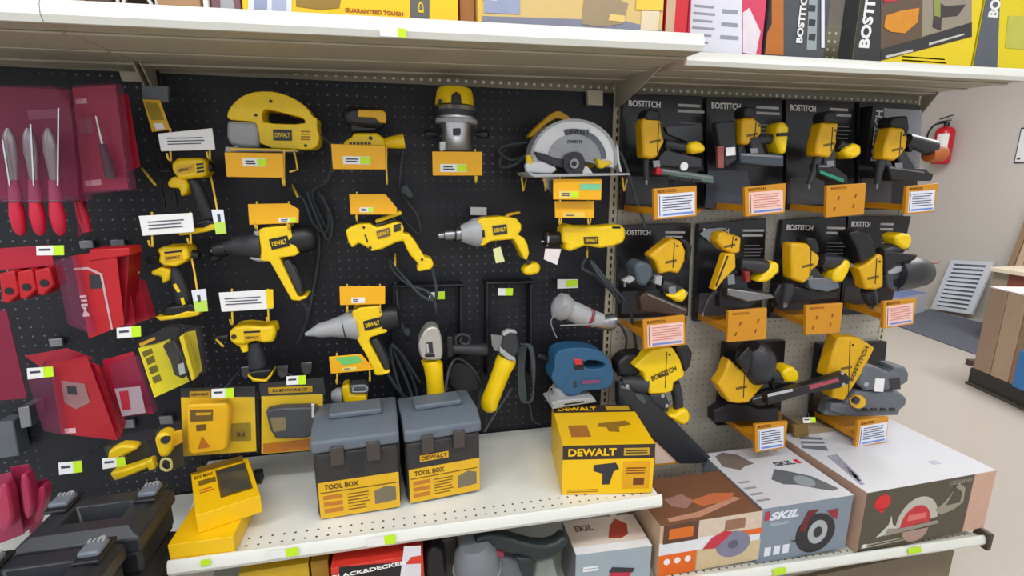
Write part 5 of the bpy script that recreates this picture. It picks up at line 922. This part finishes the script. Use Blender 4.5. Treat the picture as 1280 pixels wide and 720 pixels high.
g.poly('pale_swoosh', M((190, 140, 116), .5), c.t, [(.1, .05), (.4, .06), (.9, .3), (.86, .36), (.4, .16), (.1, .12)], .0016); g.poly('orange_patch', M((196, 110, 70), .5), c.t, [(.42, .4), (.7, .5), (.9, .44), (.8, .3), (.5, .26)], .0016); g.poly('pale_saw', M((160, 120, 110), .5), c.t, [(.2, .5), (.4, .58), (.46, .4), (.34, .26), (.22, .34)], .002); g.lines('print', M((170, 130, 110), .5), c.t, .1, .72, .5, .84, 2, .4)
f = c.front; f.rect('white_band', M((224, 226, 232), .5), c.t, 0, .42, 1, .66); f.rect('upper_band', M((214, 196, 176), .5), c.t, .36, .66, 1, 1); f.rect('dark_logo', M((92, 60, 44), .5), c.t, .03, .64, .36, 1, .0014); f.rect('orange_logo', M((216, 110, 30), .5), c.t, .08, .72, .31, .92, .0022); f.rect('orange_panel', M((224, 104, 24), .5), c.t, .0, .0, .36, .42, .0014); f.rect('orange_stripe', M((224, 104, 40), .5), c.t, .6, .55, 1, .66, .0014)
f.rect('sand_patch', M((208, 188, 150), .5), c.t, .37, .0, 1, .42, .001); f.ell('saw_blade', M((128, 126, 150), .5), c.t, .72, .42, .17, .26, .002, 28); f.poly('red_saw', M((196, 50, 66), .5), c.t, [(.42, .42), (.5, .62), (.62, .72), (.7, .68), (.6, .5), (.54, .4)], .0028); f.ell('hub', M((92, 92, 110), .5), c.t, .72, .42, .05, .08, .003, 18); f.rect('brown_square', M((150, 110, 86), .5), c.t, .62, .72, .82, .92, .0014)
for i in range(3): f.ell('white_icon', WHT, c.t, .08 + i * .1, .28, .03, .06, .0022, 14)
# small grey carton on the base shelf
c = carton_top('sander_carton', M((156, 168, 178), .5, var=.05), 'small grey-white carton with pale lettered top in front of the orange carton', 'carton', .55, (720, 694), (815, 682), (706, 652), .3948)
c.top.rect('pale_top', M((222, 206, 190), .5), c.t, 0, 0, 1, 1, .0008); c.top.text('brand_lettering', M((110, 80, 70), .5), c.t, 'SKIL', .24, .72, .18, .26, bold=.03); c.top.poly('red_picture', M((170, 70, 50), .5), c.t, [(.5, .35), (.6, .7), (.72, .9), (.84, .7), (.78, .4), (.66, .3)], .0016); c.top.rect('white_front_band', WHT, c.t, 0, 0, 1, .2, .0014); 
f = c.front; f.lines('print', WHT, c.t, .1, .62, .3, .74, 2, .6); f.poly('red_tool', M((190, 40, 64), .5), c.t, [(.42, .3), (.46, .55), (.62, .62), (.74, .5), (.66, .2), (.5, .1)], .0016); f.poly('tool_grip', DRK, c.t, [(.44, .56), (.48, .66), (.78, .58), (.76, .5)], .002)
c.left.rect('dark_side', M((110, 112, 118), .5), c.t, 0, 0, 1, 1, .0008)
# red and yellow cartons under the middle shelf
zl = .3948
def under(name, mat, label, x0, x1_, ytop, Y, dep, cat='carton'):
    a, b = P(x0, ytop, Y), P(x1_, ytop - (x1_ - x0) * .1, Y); zt = min(a.z, b.z, .66)
    c = Carton.__new__(Carton); c.h = zt - zl; c.U = Vector((b.x - a.x, 0, 0)); c.D = Vector((0, dep, 0)); c.a = Vector((a.x, Y, zl)); up = Vector((0, 0, c.h))
    c.t = thing(name, label, cat, at=c.a + c.U / 2 + c.D / 2); c.body = box('carton', mat, c.t, c.a, c.U, c.D, up, .0015); c.front = Face(c.a, c.U, up); c.top = Face(c.a + up, c.U, c.D); return c
c = under('yellow_carton', M((196, 160, 30), .5), 'yellow and grey carton under the middle shelf, below the flat yellow cartons', 296, 384, 702, -.42, .3); c.front.rect('grey_panel', GRY, c.t, .04, .5, .9, .86)
c = under('brown_carton', M((150, 112, 20), .5), 'narrow mustard carton squeezed beside the red one under the shelf', 387, 409, 694, -.42, .3)
c = under('red_carton', M((206, 52, 40), .45, var=.05), 'red carton with black lettered band under the middle shelf', 411, 528, 686, -.45, .28)
f = c.front; zz = lambda q: [((P(x, y, -.451).x - c.a.x) / c.U.x, (P(x, y, -.451).z - c.a.z) / c.h) for x, y in q]
f.poly('black_band', BLK, c.t, zz([(424, 709), (500, 703), (508, 692), (505, 722), (424, 734)]), .001)
q = zz([(462, 712)]); f.text('brand_lettering', WHT, c.t, 'BLACK&DECKER', q[0][0], q[0][1], .05, .64, h=.0022, bold=.03, rot=3)
f.poly('white_swirl', M((220, 220, 226), .5), c.t, zz([(505, 683), (526, 682), (526, 720), (500, 722), (503, 700)]), .0014); f.poly('red_overlap', M((210, 60, 40), .5), c.t, zz([(507, 705), (514, 696), (527, 694), (527, 704)]), .002)
t = thing('bench_tool', 'grey and black motor tool with curved handle in the dark under the shelf', 'power tool', at=P(620, 740, -.4)); YB_ = 727
KG = M((112, 118, 124), .45); KB = M((34, 44, 46), .45)
slab('rear_casting', BLK, t, [(531, 690), (543, 684), (556, 690), (560, 727), (531, 727)], -.40, .1, .008); slab('mid_casting', M((54, 52, 48), .5), t, [(545, 676), (572, 672), (578, 727), (550, 727)], -.36, .08, .008)
loft('motor_drum', KG, t, [(592, 680, 16), (594, 690, 24), (596, 705, 27), (596, 727, 28)], -.42, 24); loft('drum_band', LGR, t, [(596, 709, 27.6), (596, 711, 27.6)], -.42, 24)
slab('curved_arm', KB, t, [(592, 674), (622, 668), (660, 682), (690, 684), (708, 670), (712, 680), (690, 700), (668, 703), (640, 692), (598, 686)], -.42, .04, .01, 1); slab('arm_panel', KG, t, [(612, 694), (650, 700), (660, 727), (610, 727)], -.4, .05, .008); slab('knuckle', KB, t, [(645, 698), (665, 700), (668, 727), (655, 727)], -.43, .03, .006); slab('red_button', M((150, 50, 70), .4), t, [(621, 690), (630, 692), (629, 698), (621, 696)], -.424, .01, .001); slab('pale_side', M((140, 146, 140), .5), t, [(670, 704), (692, 700), (700, 727), (668, 727)], -.38, .04, .006)
# pale cartons at the back of the right bay
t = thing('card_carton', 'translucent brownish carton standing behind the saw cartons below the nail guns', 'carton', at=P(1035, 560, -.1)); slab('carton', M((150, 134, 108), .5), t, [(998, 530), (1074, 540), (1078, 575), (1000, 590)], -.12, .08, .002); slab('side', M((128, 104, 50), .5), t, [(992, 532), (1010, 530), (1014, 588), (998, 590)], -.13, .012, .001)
lip_tag('white and lime tag between the two bottom right nailer stands', x3((185, 474), (250, 472), (254, 500), (188, 504)), -.2, hook=(1010, 515))
for i, (q, lb) in enumerate((([(332, 690), (373, 684), (373, 694), (333, 700)], 'white and lime tag on the shelf lip, right of the flat yellow carton'), ([(250, 701), (263, 699), (263, 706), (251, 708)], 'small lime dot tag on the lip under the flat yellow carton'), ([(458, 674), (494, 668), (495, 679), (459, 684)], 'white and lime tag on the shelf lip, below the left tool box'))):
    Yq = SH['bm'][1].y - .0145; t = thing('lip_tag', lb, 'price tag', 'price tags on the shelf lips', at=P(*q[3], Yq)); slab('card', WHT if i != 1 else LIME, t, q, Yq, .001, 0)
    if i != 1: slab('lime_dot', LIME, t, [((q[0][0] + q[1][0]) / 2 + 4, (q[0][1] + q[1][1]) / 2 - .6), q[1], q[2], ((q[3][0] + q[2][0]) / 2 + 4, (q[3][1] + q[2][1]) / 2 - .6)], Yq - .0008, .001, 0)
Yq = SH['br'][1].y - .0145
for q, lb in (([(1135, 686), (1151, 683), (1152, 690), (1136, 693)], 'lime tag on the low right shelf lip under the largest carton'), ([(966, 712), (982, 709), (983, 717), (967, 720)], 'lime tag on the low right shelf lip under the grey saw carton')):
    tag(slab('lip_tag', LIME, None, q, Yq, .001, 0), lb, 'price tag', 'price tags on the shelf lips')
Yq = SH['tm'][1].y - .0145
t = thing('lip_tag', 'white and lime tag on the top shelf lip over the sander', 'price tag', 'price tags on the shelf lips', at=P(475, 46, Yq)); slab('card', WHT, t, [(474, 35), (508, 37), (508, 47), (475, 45)], Yq, .001, 0); slab('lime_dot', LIME, t, [(497, 35), (508, 36), (508, 47), (497, 46)], Yq - .0008, .001, 0)
# ---------------------------------------------------------------- top shelf goods
def topbox(name, label, k, p0, p1, Y, dep, h, mat, yref, cat='carton', bevel=.0015):
    a, b = P(p0, yref, Y), P(p1, yref, Y); dep = min(dep, .2); zd = deckmax(k, a.x, b.x, Y, Y + dep)
    c = Carton.__new__(Carton); c.h = h; c.U = Vector((b.x - a.x, 0, 0)); c.D = Vector((0, dep, 0)); c.a = Vector((a.x, Y, zd)); up = Vector((0, 0, h))
    c.t = thing(name, label, cat, at=c.a + c.U / 2 + c.D / 2); c.body = box('carton', mat, c.t, c.a, c.U, c.D, up, bevel)
    c.front = Face(c.a, c.U, up); c.right = Face(c.a + c.U, c.D, up); c.left = Face(c.a + c.D, -c.D, up)
    c.q = lambda *pts: [(min(1, max(0, (P(x, y, Y).x - c.a.x) / c.U.x)), min(1, max(.002, (P(x, y, Y).z - zd) / h))) for x, y in pts]; return c
YF = -.44
topbox('brown_carton', 'faded brown carton at the far left of the top shelf', 'tl', -60, 40, YF, .3, .16, M((176, 150, 130), .6), 0)
topbox('brown_carton', 'brown carton on the top shelf left of the white wire rack', 'tm', 62, 106, YF, .3, .16, M((150, 116, 90), .6), 4)
topbox('dark_carton', 'dark carton on the top shelf just left of the white wire rack', 'tm', 110, 139, YF, .3, .16, M((84, 62, 56), .6), 5)
t = thing('wire_rack', 'white wire rack with crossing bars on the top shelf', 'rack', at=P(172, 8, YF)); zd = deckz('tm', P(172, 8, YF).x)
wr = M((232, 228, 224), .4); xa, xb = P(144, 5, YF).x, P(194, 8, YF).x
bm = bmesh.new()
for yy in (YF + .01, YF + .2):
    for p, q in (((xa, zd), (xb, zd + .14)), ((xb, zd), (xa, zd + .14)), ((xa, zd + .004), (xb, zd + .004)), ((xa, zd), (xa, zd + .16)), ((xb, zd), (xb, zd + .16)), ((xa, zd + .16), (xb, zd + .16))): add_tube(bm, [Vector((p[0], yy, p[1])), Vector((q[0], yy, q[1]))], .003, 8)
finish('rack_frame', bm, wr, t)
topbox('cardboard_carton', 'plain cardboard carton beside the white wire rack on the top shelf', 'tm', 197, 251, YF, .3, .18, CARD, 8)
topbox('white_divider', 'white upright divider between cardboard and yellow cartons on the top shelf', 'tm', 254, 261, YF - .005, .3, .2, WHT, 8, 'divider')
c = topbox('photo_carton', 'dark pictured carton left of the long yellow carton on the top shelf', 'tm', 264, 301, YF, .3, .18, M((120, 84, 90), .5), 8); c.front.poly('pale_picture', LGR, c.t, [(.3, .0), (.8, .0), (.7, .3), (.4, .4)])
c = topbox('tool_carton', 'long yellow carton with white label at left and grey stripe, top shelf', 'tm', 304, 573, YF, .34, .2, M((248, 200, 10), .45, var=.03), 20)
f = c.front; f.poly('white_label', PAP, c.t, c.q((311, 20), (365, 22), (365, -30), (311, -30)), .0012); f.poly('label_square', M((150, 160, 190), .5), c.t, c.q((318, 12), (334, 13), (334, 0), (318, 0)), .002); f.poly('label_square', M((170, 180, 205), .5), c.t, c.q((340, 14), (358, 15), (358, 0), (340, 0)), .002)
f.poly('tool_picture', M((150, 120, 40), .5), c.t, c.q((370, 8), (400, 12), (424, 10), (428, -10), (370, -10)), .0012)
q = c.q((468, 15), (468, 11.5), (503, 15)); f.text('slogan_lettering', M((170, 90, 10), .5), c.t, 'GUARANTEED TOUGH', q[0][0], q[0][1], (q[1][1] - q[0][1]) * 1.5, (q[2][0] - q[0][0]) * 2.05, bold=.03)
f.poly('grey_stripe', M((96, 96, 92), .5), c.t, c.q((513, 40), (537, 41), (537, -40), (513, -40)), .0012); 
q = c.q((526, 2)); f.text('stripe_lettering', M((240, 200, 20), .5), c.t, 'DEWALT', q[0][0], q[0][1] + .2, .025, .6, h=.002, rot=90)
topbox('brown_carton', 'orange-brown carton side right of the long yellow carton on the top shelf', 'tm', 575, 594, YF + .02, .3, .18, M((170, 110, 50), .5), 28)
c = topbox('faded_carton', 'wide faded beige and slate carton in the centre right of the top shelf', 'tm', 597, 828, YF, .34, .2, M((216, 188, 120), .5, var=.04), 36)
f = c.front; f.poly('slate_band', M((130, 132, 150), .5), c.t, c.q((600, 60), (828, 60), (828, 38), (780, 26), (600, 20)), .0012); f.poly('yellow_edge', M((230, 190, 60), .5), c.t, c.q((597, 60), (602, 60), (602, -30), (597, -30)), .002); f.poly('pale_sticker', M((150, 160, 190), .5), c.t, c.q((605, 16), (650, 18), (650, 0), (605, 0)), .0012); f.poly('tool_picture', M((160, 140, 110), .5), c.t, c.q((726, 30), (750, 34), (778, 30), (785, 5), (760, -6), (730, 0)), .002); f.poly('yellow_patch', M((232, 200, 120), .5), c.t, c.q((760, 26), (780, 28), (780, 20), (762, 18)), .0028); f.poly('cream_label', M((226, 210, 180), .5), c.t, c.q((800, 38), (822, 39), (824, 14), (802, 14)), .002); f.poly('yellow_corner', M((236, 200, 70), .5), c.t, c.q((794, 12), (828, 14), (828, -10), (796, -10)), .0028)
f.lines('print', WHT, c.t, .02, .2, .12, .26, 1, .5, .0016)
c = topbox('red_carton', 'narrow bright red carton at the right end of the long top shelf', 'tm', 831, 858, YF, .3, .2, M((206, 30, 44), .45), 44); c.front.rect('pale_edge', M((200, 170, 140), .5), c.t, 0, 0, .4, .6)
YR = -.32
c = topbox('label_carton', 'pink-edged carton with big white printed label on the right top shelf', 'tr', 858, 952, YR, .24, .22, M((216, 60, 96), .45), 64); f = c.front
f.poly('white_label', PAP, c.t, c.q((861, 64), (927, 68), (927, -40), (861, -40)), .0012); f.lines('label_print', M((150, 155, 170), .5), c.t, .05, .06, .34, .5, 6, .3, .002); f.lines('label_print', M((150, 155, 170), .5), c.t, .42, .1, .68, .5, 3, .3, .002); f.poly('pale_swirl', M((230, 220, 230), .5), c.t, c.q((928, 66), (944, 70), (950, 40), (936, 10), (928, 16)), .002)
c = topbox('nailer_carton', 'dark grey and orange carton with upright white lettering near the wall gap', 'tr', 956, 1030, YR, .1, .22, M((70, 74, 80), .45), 66); f = c.front
f.poly('orange_panel', M((186, 106, 24), .5), c.t, c.q((956, 68), (979, 69), (979, -40), (956, -40)), .0012); f.poly('dark_shape', BLK, c.t, c.q((956, 40), (964, 30), (964, 0), (956, -6)), .002)
def vtext(c, x, y0, y1_, wpx, txt, mat=WHT):
    q = c.q((x - wpx / 2, y0), (x + wpx / 2, y0), (x, y0), (x, y1_)); H = abs(q[1][0] - q[0][0]); W = abs(q[3][1] - q[2][1]); c.front.text('brand_lettering', mat, c.t, txt, q[2][0], (q[2][1] + q[3][1]) / 2, H, W, h=.0022, bold=.04, rot=90)
vtext(c, 998, 54, -14, 8, 'BOSTITCH'); f.poly('pale_strip', M((150, 160, 165), .5), c.t, c.q((1008, 62), (1020, 63), (1022, -30), (1012, -30)), .0012); f.poly('white_edge', PAP, c.t, c.q((1026, 60), (1030, 60), (1030, -30), (1026, -30)), .002)
for i in range(3): f.poly('strip_icon', DRK, c.t, c.q((1010, 50 - i * 18), (1018, 51 - i * 18), (1019, 43 - i * 18), (1011, 42 - i * 18)), .002)
c = topbox('compressor_carton', 'big carton with upright lettering, tool photos and yellow base on the right top shelf', 'tr', 1065, 1214, YR, .05, .3, M((70, 70, 72), .5), 76); f = c.front; f.rect('yellow_print', M((232, 206, 10), .45, var=.03), c.t, 0, 0, 1, 1)
f.poly('black_strip', M((44, 44, 46), .5), c.t, c.q((1065, 76), (1100, 77), (1101, -60), (1065, -60)), .0014); vtext(c, 1079, 60, -45, 13, 'BOSTITCH')
f.poly('photo_panel', M((96, 76, 60), .5), c.t, c.q((1100, 62), (1152, 46), (1153, -60), (1100, -60)), .0014); f.poly('second_photo', M((150, 140, 124), .5), c.t, c.q((1153, 46), (1214, 28), (1214, -60), (1153, -60)), .0014); f.poly('banner', M((46, 46, 48), .5), c.t, c.q((1100, 76), (1100, 62), (1214, 28), (1214, 46)), .002)
f.poly('yellow_tool', M((216, 140, 20), .5), c.t, c.q((1104, 34), (1112, 40), (1130, 42), (1146, 28), (1148, 10), (1124, 14), (1106, 20)), .0028); f.poly('red_spot', RED, c.t, c.q((1104, 4), (1120, 2), (1120, -8), (1104, -8)), .0028); f.poly('dark_tool', M((60, 50, 50), .5), c.t, c.q((1165, 34), (1175, 38), (1176, 22), (1196, 20), (1206, 6), (1180, 8), (1168, 0)), .0028); f.poly('green_tool', M((140, 150, 70), .5), c.t, c.q((1166, 20), (1174, 22), (1174, -10), (1166, -10)), .0034)
f.poly('banner_print', M((200, 200, 190), .5), c.t, c.q((1106, 70), (1140, 62), (1140, 65), (1106, 73)), .0028); f.poly('banner_print', M((200, 200, 190), .5), c.t, c.q((1160, 54), (1204, 42), (1204, 44), (1160, 57)), .0028); f.lines('yellow_print', M((160, 140, 10), .5), c.t, .4, .03, .8, .09, 2, .4)
c = topbox('compressor_carton', 'yellow carton with dark lettered stripe cut by the right frame edge', 'tr', 1216, 1300, YR, .06, .3, M((226, 206, 10), .45, var=.03), 82); f = c.front
f.poly('dark_stripe', M((86, 92, 102), .5), c.t, c.q((1216, 84), (1246, 86), (1252, -60), (1216, -60)), .0012); vtext(c, 1240, 22, -60, 13, 'BOSTITCH'); f.poly('faded_print', M((190, 190, 80), .5), c.t, c.q((1256, 60), (1280, 62), (1280, 20), (1260, 20)), .0012)
frames()
# ---------------------------------------------------------------- beyond the display
def pxs(x, y, X): return PX(x, y, X)
# floor mat
bm = bmesh.new(); add_prism(bm, [[G(x, y, .001) for x, y in ((1100, 400), (1160, 387), (1262, 413), (1262, 459))]], Vector((0, 0, .008))); tag(finish('floor_mat', bm, M((92, 96, 108), .8), None), 'dark grey floor mat lying in front of the leaning vent', 'mat')
# leaning return-air vent
V = [PX(*v2(p)[0], X) for p, X in (((385, 510), 6.86), ((690, 552), 6.86), ((855, 180), 7.06), ((545, 125), 7.06))]
dz = min(V[0].z, V[1].z); V = [p - Vector((0, 0, dz - .012)) if i < 2 else p - Vector((0, 0, dz - .012)) for i, p in enumerate(V)]
t = thing('air_vent', 'white louvered vent panel leaning against the far wall behind the mat', 'vent', at=(V[0] + V[1]) / 2); VM = M((208, 214, 222), .4, var=.03)
f = Face(V[0], V[1] - V[0], V[3] - V[0]); f.v = (V[3] - V[0] + V[2] - V[1]) / 2; n = f.n
f.poly('frame', VM, t, [(0, 0), (1, 0), (1, 1), (0, 1)], .012, .03, holes=[[(.1, .07), (.86, .07), (.86, .93), (.1, .93)]]); f.rect('back_panel', M((120, 128, 138), .5), t, .08, .05, .88, .95, -.012, .004)
for i in range(10):
    y = .1 + i * .083; bm = bmesh.new(); add_prism(bm, [[f.pt(.1, y, .004), f.pt(.86, y, .004), f.pt(.86, y + .05, -.01), f.pt(.1, y + .05, -.01)]], -n * .003); finish('louver', bm, VM, t)
tt = carton_top('white_carton', M((196, 198, 206), .6), 'white carton with blue top at the far wall left of the leaning vent', 'carton', .24, (1122, 373), (1160, 366), (1118, 362), 0.0)
tt.top.rect('blue_top', M((110, 130, 180), .5), tt.t, 0, 0, 1, 1, .001)
# fire extinguisher
c0 = PX(1183, 158, WX - .11); c1 = PX(1179, 205, WX - .11); c1.x, c1.y = c0.x, c0.y; r = r_at(c0, 10)
t = thing('fire_extinguisher', 'red fire extinguisher with white label hung on the far wall', 'fire extinguisher', at=c1); ax = Vector((0, 0, 1)); H = c0.z - c1.z
bm = bmesh.new(); add_tube(bm, [c1 + ax * h for h in (0, .012, .03, H * .86, H * .95, H)], [r * .8, r * .95, r, r, r * .8, r * .35], 28); finish('cylinder', bm, M((196, 24, 40), .3), t)
bm = bmesh.new(); add_tube(bm, [c0, c0 + ax * .05], r * .3, 14); add_box(bm, c0 + Vector((-r * 1.2, -.02, .045)), Vector((r * 1.6, 0, .02)), Vector((0, .04, 0)), Vector((0, 0, .012))); add_box(bm, c0 + Vector((-r * 1.1, -.018, .075)), Vector((r * 1.7, 0, .05)), Vector((0, .036, 0)), Vector((0, 0, .01))); finish('valve_handle', bm, BLK, t)
bm = bmesh.new(); vw = Vector((-.6, -.8, 0)).normalized()
ang = math.atan2(CAM.y - c0.y, CAM.x - c0.x); lab = [c1 + Vector((math.cos(ang + o) * (r + .002), math.sin(ang + o) * (r + .002), 0)) for o in [k * .12 - .75 for k in range(11)]]
for i in range(10):
    a, b = lab[i], lab[i + 1]; bm.faces.new([bm.verts.new(v) for v in (a + ax * H * .42, b + ax * H * .42, b + ax * H * .8, a + ax * H * .8)])
finish('paper_label', bm, WHT, t)
side = Vector((math.cos(ang - 1.5), math.sin(ang - 1.5), 0)); 
for sgn in (1,):
    s = Vector((math.cos(ang - 1.57 * 1), math.sin(ang - 1.57), 0))
    s = s if (RM.transposed() @ s).x < 0 else -s
    bm = bmesh.new(); add_tube(bm, spline([c0 + ax * .05, c0 + s * r * 1.2 + ax * .02, c0 + s * r * 1.7 - ax * .1, c0 + s * r * 1.6 - ax * H * .55, c0 + s * r * 1.2 - ax * H * .62]), .012, 10); finish('hose', bm, BLK, t)
bm = bmesh.new(); add_box(bm, Vector((c1.x + r * .3, c1.y - .03, c1.z + H * .3)), Vector((WX - c1.x - r * .3 - .001, 0, 0)), Vector((0, .06, 0)), Vector((0, 0, H * .4))); finish('wall_bracket', bm, GRY, t)
# framed notice
q = [PX(*p, WX - .012) for p in ((1267, 204), (1300, 212), (1308, 172), (1273, 160))]
t = thing('wall_notice', 'white notice in thin dark frame on the far wall at the right edge', 'notice', at=q[0]); f = Face(q[0], Vector((0, q[1].y - q[0].y, 0)), Vector((0, 0, q[3].z - q[0].z))); f.n = Vector((-1, 0, 0))
f.rect('frame', DRK, t, 0, 0, 1, 1, .0, .01); f.rect('paper', WHT, t, .04, .04, .96, .96, .003, .002); f.rect('small_print', INK, t, .1, .1, .22, .15, .006, .002)
# stack of long flooring cartons on a dark pallet
A, B = G(1209, 479, 0), G(1280, 512, 0); U = (B - A) * 1.9; n = Vector((U.y, -U.x, 0)).normalized(); n = n if n.x > 0 else -n; D = n * .8
t = thing('plinth', 'low black plinth carrying the tan board stack at the right edge', 'plinth', at=A + U / 2 + D / 2); hb = up_height(A, 1214, 459)
box('plinth_body', M((58, 54, 52), .6), t, A, U, D, Vector((0, 0, hb)), .004); box('plinth_lip', M((84, 78, 74), .6), t, A - n * .02, U, n * .02, Vector((0, 0, .02)), .002)
A2 = A + Vector((0, 0, hb + .001)) + U.normalized() * .02; ht = up_height(A2, 1235, 360)
tans = [M((176, 150, 128), .6), M((196, 168, 142), .6), M((164, 134, 112), .6), M((190, 164, 140), .6), M((172, 146, 124), .6), M((184, 158, 136), .6)]
w = U.length / 6
for i in range(6):
    o = A2 + U.normalized() * (w * i) ; t = tag(box('flooring_carton', tans[i], None, o, U.normalized() * (w - .006), D, Vector((0, 0, ht)), .004), ['first', 'second', 'third', 'fourth', 'fifth', 'sixth'][i] + ' upright tan carton of the row on the black plinth, counted from the vent side', 'carton', 'tan cartons on the black plinth')
tag(box('top_sheet', M((226, 212, 208), .5), None, A2 + Vector((0, 0, ht + .001)), U * .95, D, Vector((0, 0, .012)), .001), 'pale sheet lying on top of the tan cartons', 'sheet')
s_ = A2 + U.normalized() * (w * 2.4) - n * .02; tag(box('blue_bag', M((60, 130, 200), .5), None, s_ - n * .012 + Vector((0, 0, 0)), U.normalized() * .3, n * .03, Vector((0, 0, ht * .42)), .006), 'bright blue bag leaning on the tan cartons at the right edge', 'bag')
tag(box('floor_block', M((86, 76, 68), .6), None, G(1206, 455, 0), U.normalized() * .05, n * .08, Vector((0, 0, .05)), .003), 'small dark block on the floor beside the black plinth', 'block')
# tall boards leaning behind
bx = 6.75
for i, (xa, xb, yt) in enumerate(((1247, 1256, 236), (1257, 1267, 230), (1268, 1280, 226), (1281, 1295, 226))):
    a, b = PX(xa, 330, bx), PX(xb, 330, bx); top = PX(xa + 12, yt, WX - .05).z; bm = bmesh.new()
    add_prism(bm, [[Vector((bx, a.y, 0)), Vector((bx, b.y + .01, 0)), Vector((WX - .04, b.y + .01, top)), Vector((WX - .04, a.y, top))]], Vector((.025, 0, .004)))
    tag(finish('wood_board', bm, [M((150, 122, 96), .6), M((196, 170, 138), .6), M((168, 138, 108), .6), M((140, 110, 84), .6)][i], None, bevel=.003), ['narrow dark', 'pale', 'mid-brown', 'rightmost'][i] + ' tall board leaning on the far wall behind the tan cartons', 'board', 'tall boards leaning on the far wall')

q0, q1 = PX(1243, 334, 6.1), PX(1300, 338, 6.1)
t = thing('low_cabinet', 'cream-topped low cabinet behind the tan cartons, brown-red side panel', 'cabinet', at=(6.2, q0.y, 0)); zt = q0.z
abox('body', M((150, 140, 120), .6), t, (6.1, q1.y - .5, 0), (6.5, q0.y, zt - .04), .003); abox('counter_top', M((226, 212, 190), .5), t, (6.07, q1.y - .5, zt - .04), (6.53, q0.y + .02, zt), .003)
pa = PX(1262, 345, 6.1); abox('red_panel', M((128, 66, 54), .6), t, (6.094, q1.y - .4, .1), (6.0995, pa.y, zt - .05), .001)
# ---------------------------------------------------------------- light
w = bpy.data.worlds.new('world'); S.world = w; w.use_nodes = True
w.node_tree.nodes['Background'].inputs[0].default_value = (.93, .96, 1, 1); w.node_tree.nodes['Background'].inputs[1].default_value = .66
def lamp(x, y, sx, sy, e, z=3.3):
    l = bpy.data.lights.new('unseen_overhead_lamp', 'AREA'); l.shape = 'RECTANGLE'; l.size = sx; l.size_y = sy; l.energy = e; l.color = (1, .99, .985)
    o = bpy.data.objects.new('unseen_overhead_lamp', l); COL.objects.link(o); o.location = (x, y, z)
lamp(.2, -1.75, 3.0, .3, 36, 3.2); lamp(3.4, -1.9, 2.4, .3, 26, 3.2); lamp(.5, -4.4, 3.4, .4, 34, 3.0); lamp(5.0, .8, .5, 2.4, 92); lamp(-2.4, -2.4, 2, .4, 26, 3.2)  # all unseen; the far-right one is added to brighten the far wall
S.view_settings.view_transform = 'Standard'; S.view_settings.look = 'None'; S.view_settings.gamma = 1; S.view_settings.use_curve_mapping = False
S.view_settings.exposure = 0.33
S.cycles.max_bounces = 6; S.cycles.transparent_max_bounces = 12; S.cycles.caustics_reflective = False; S.cycles.caustics_refractive = False
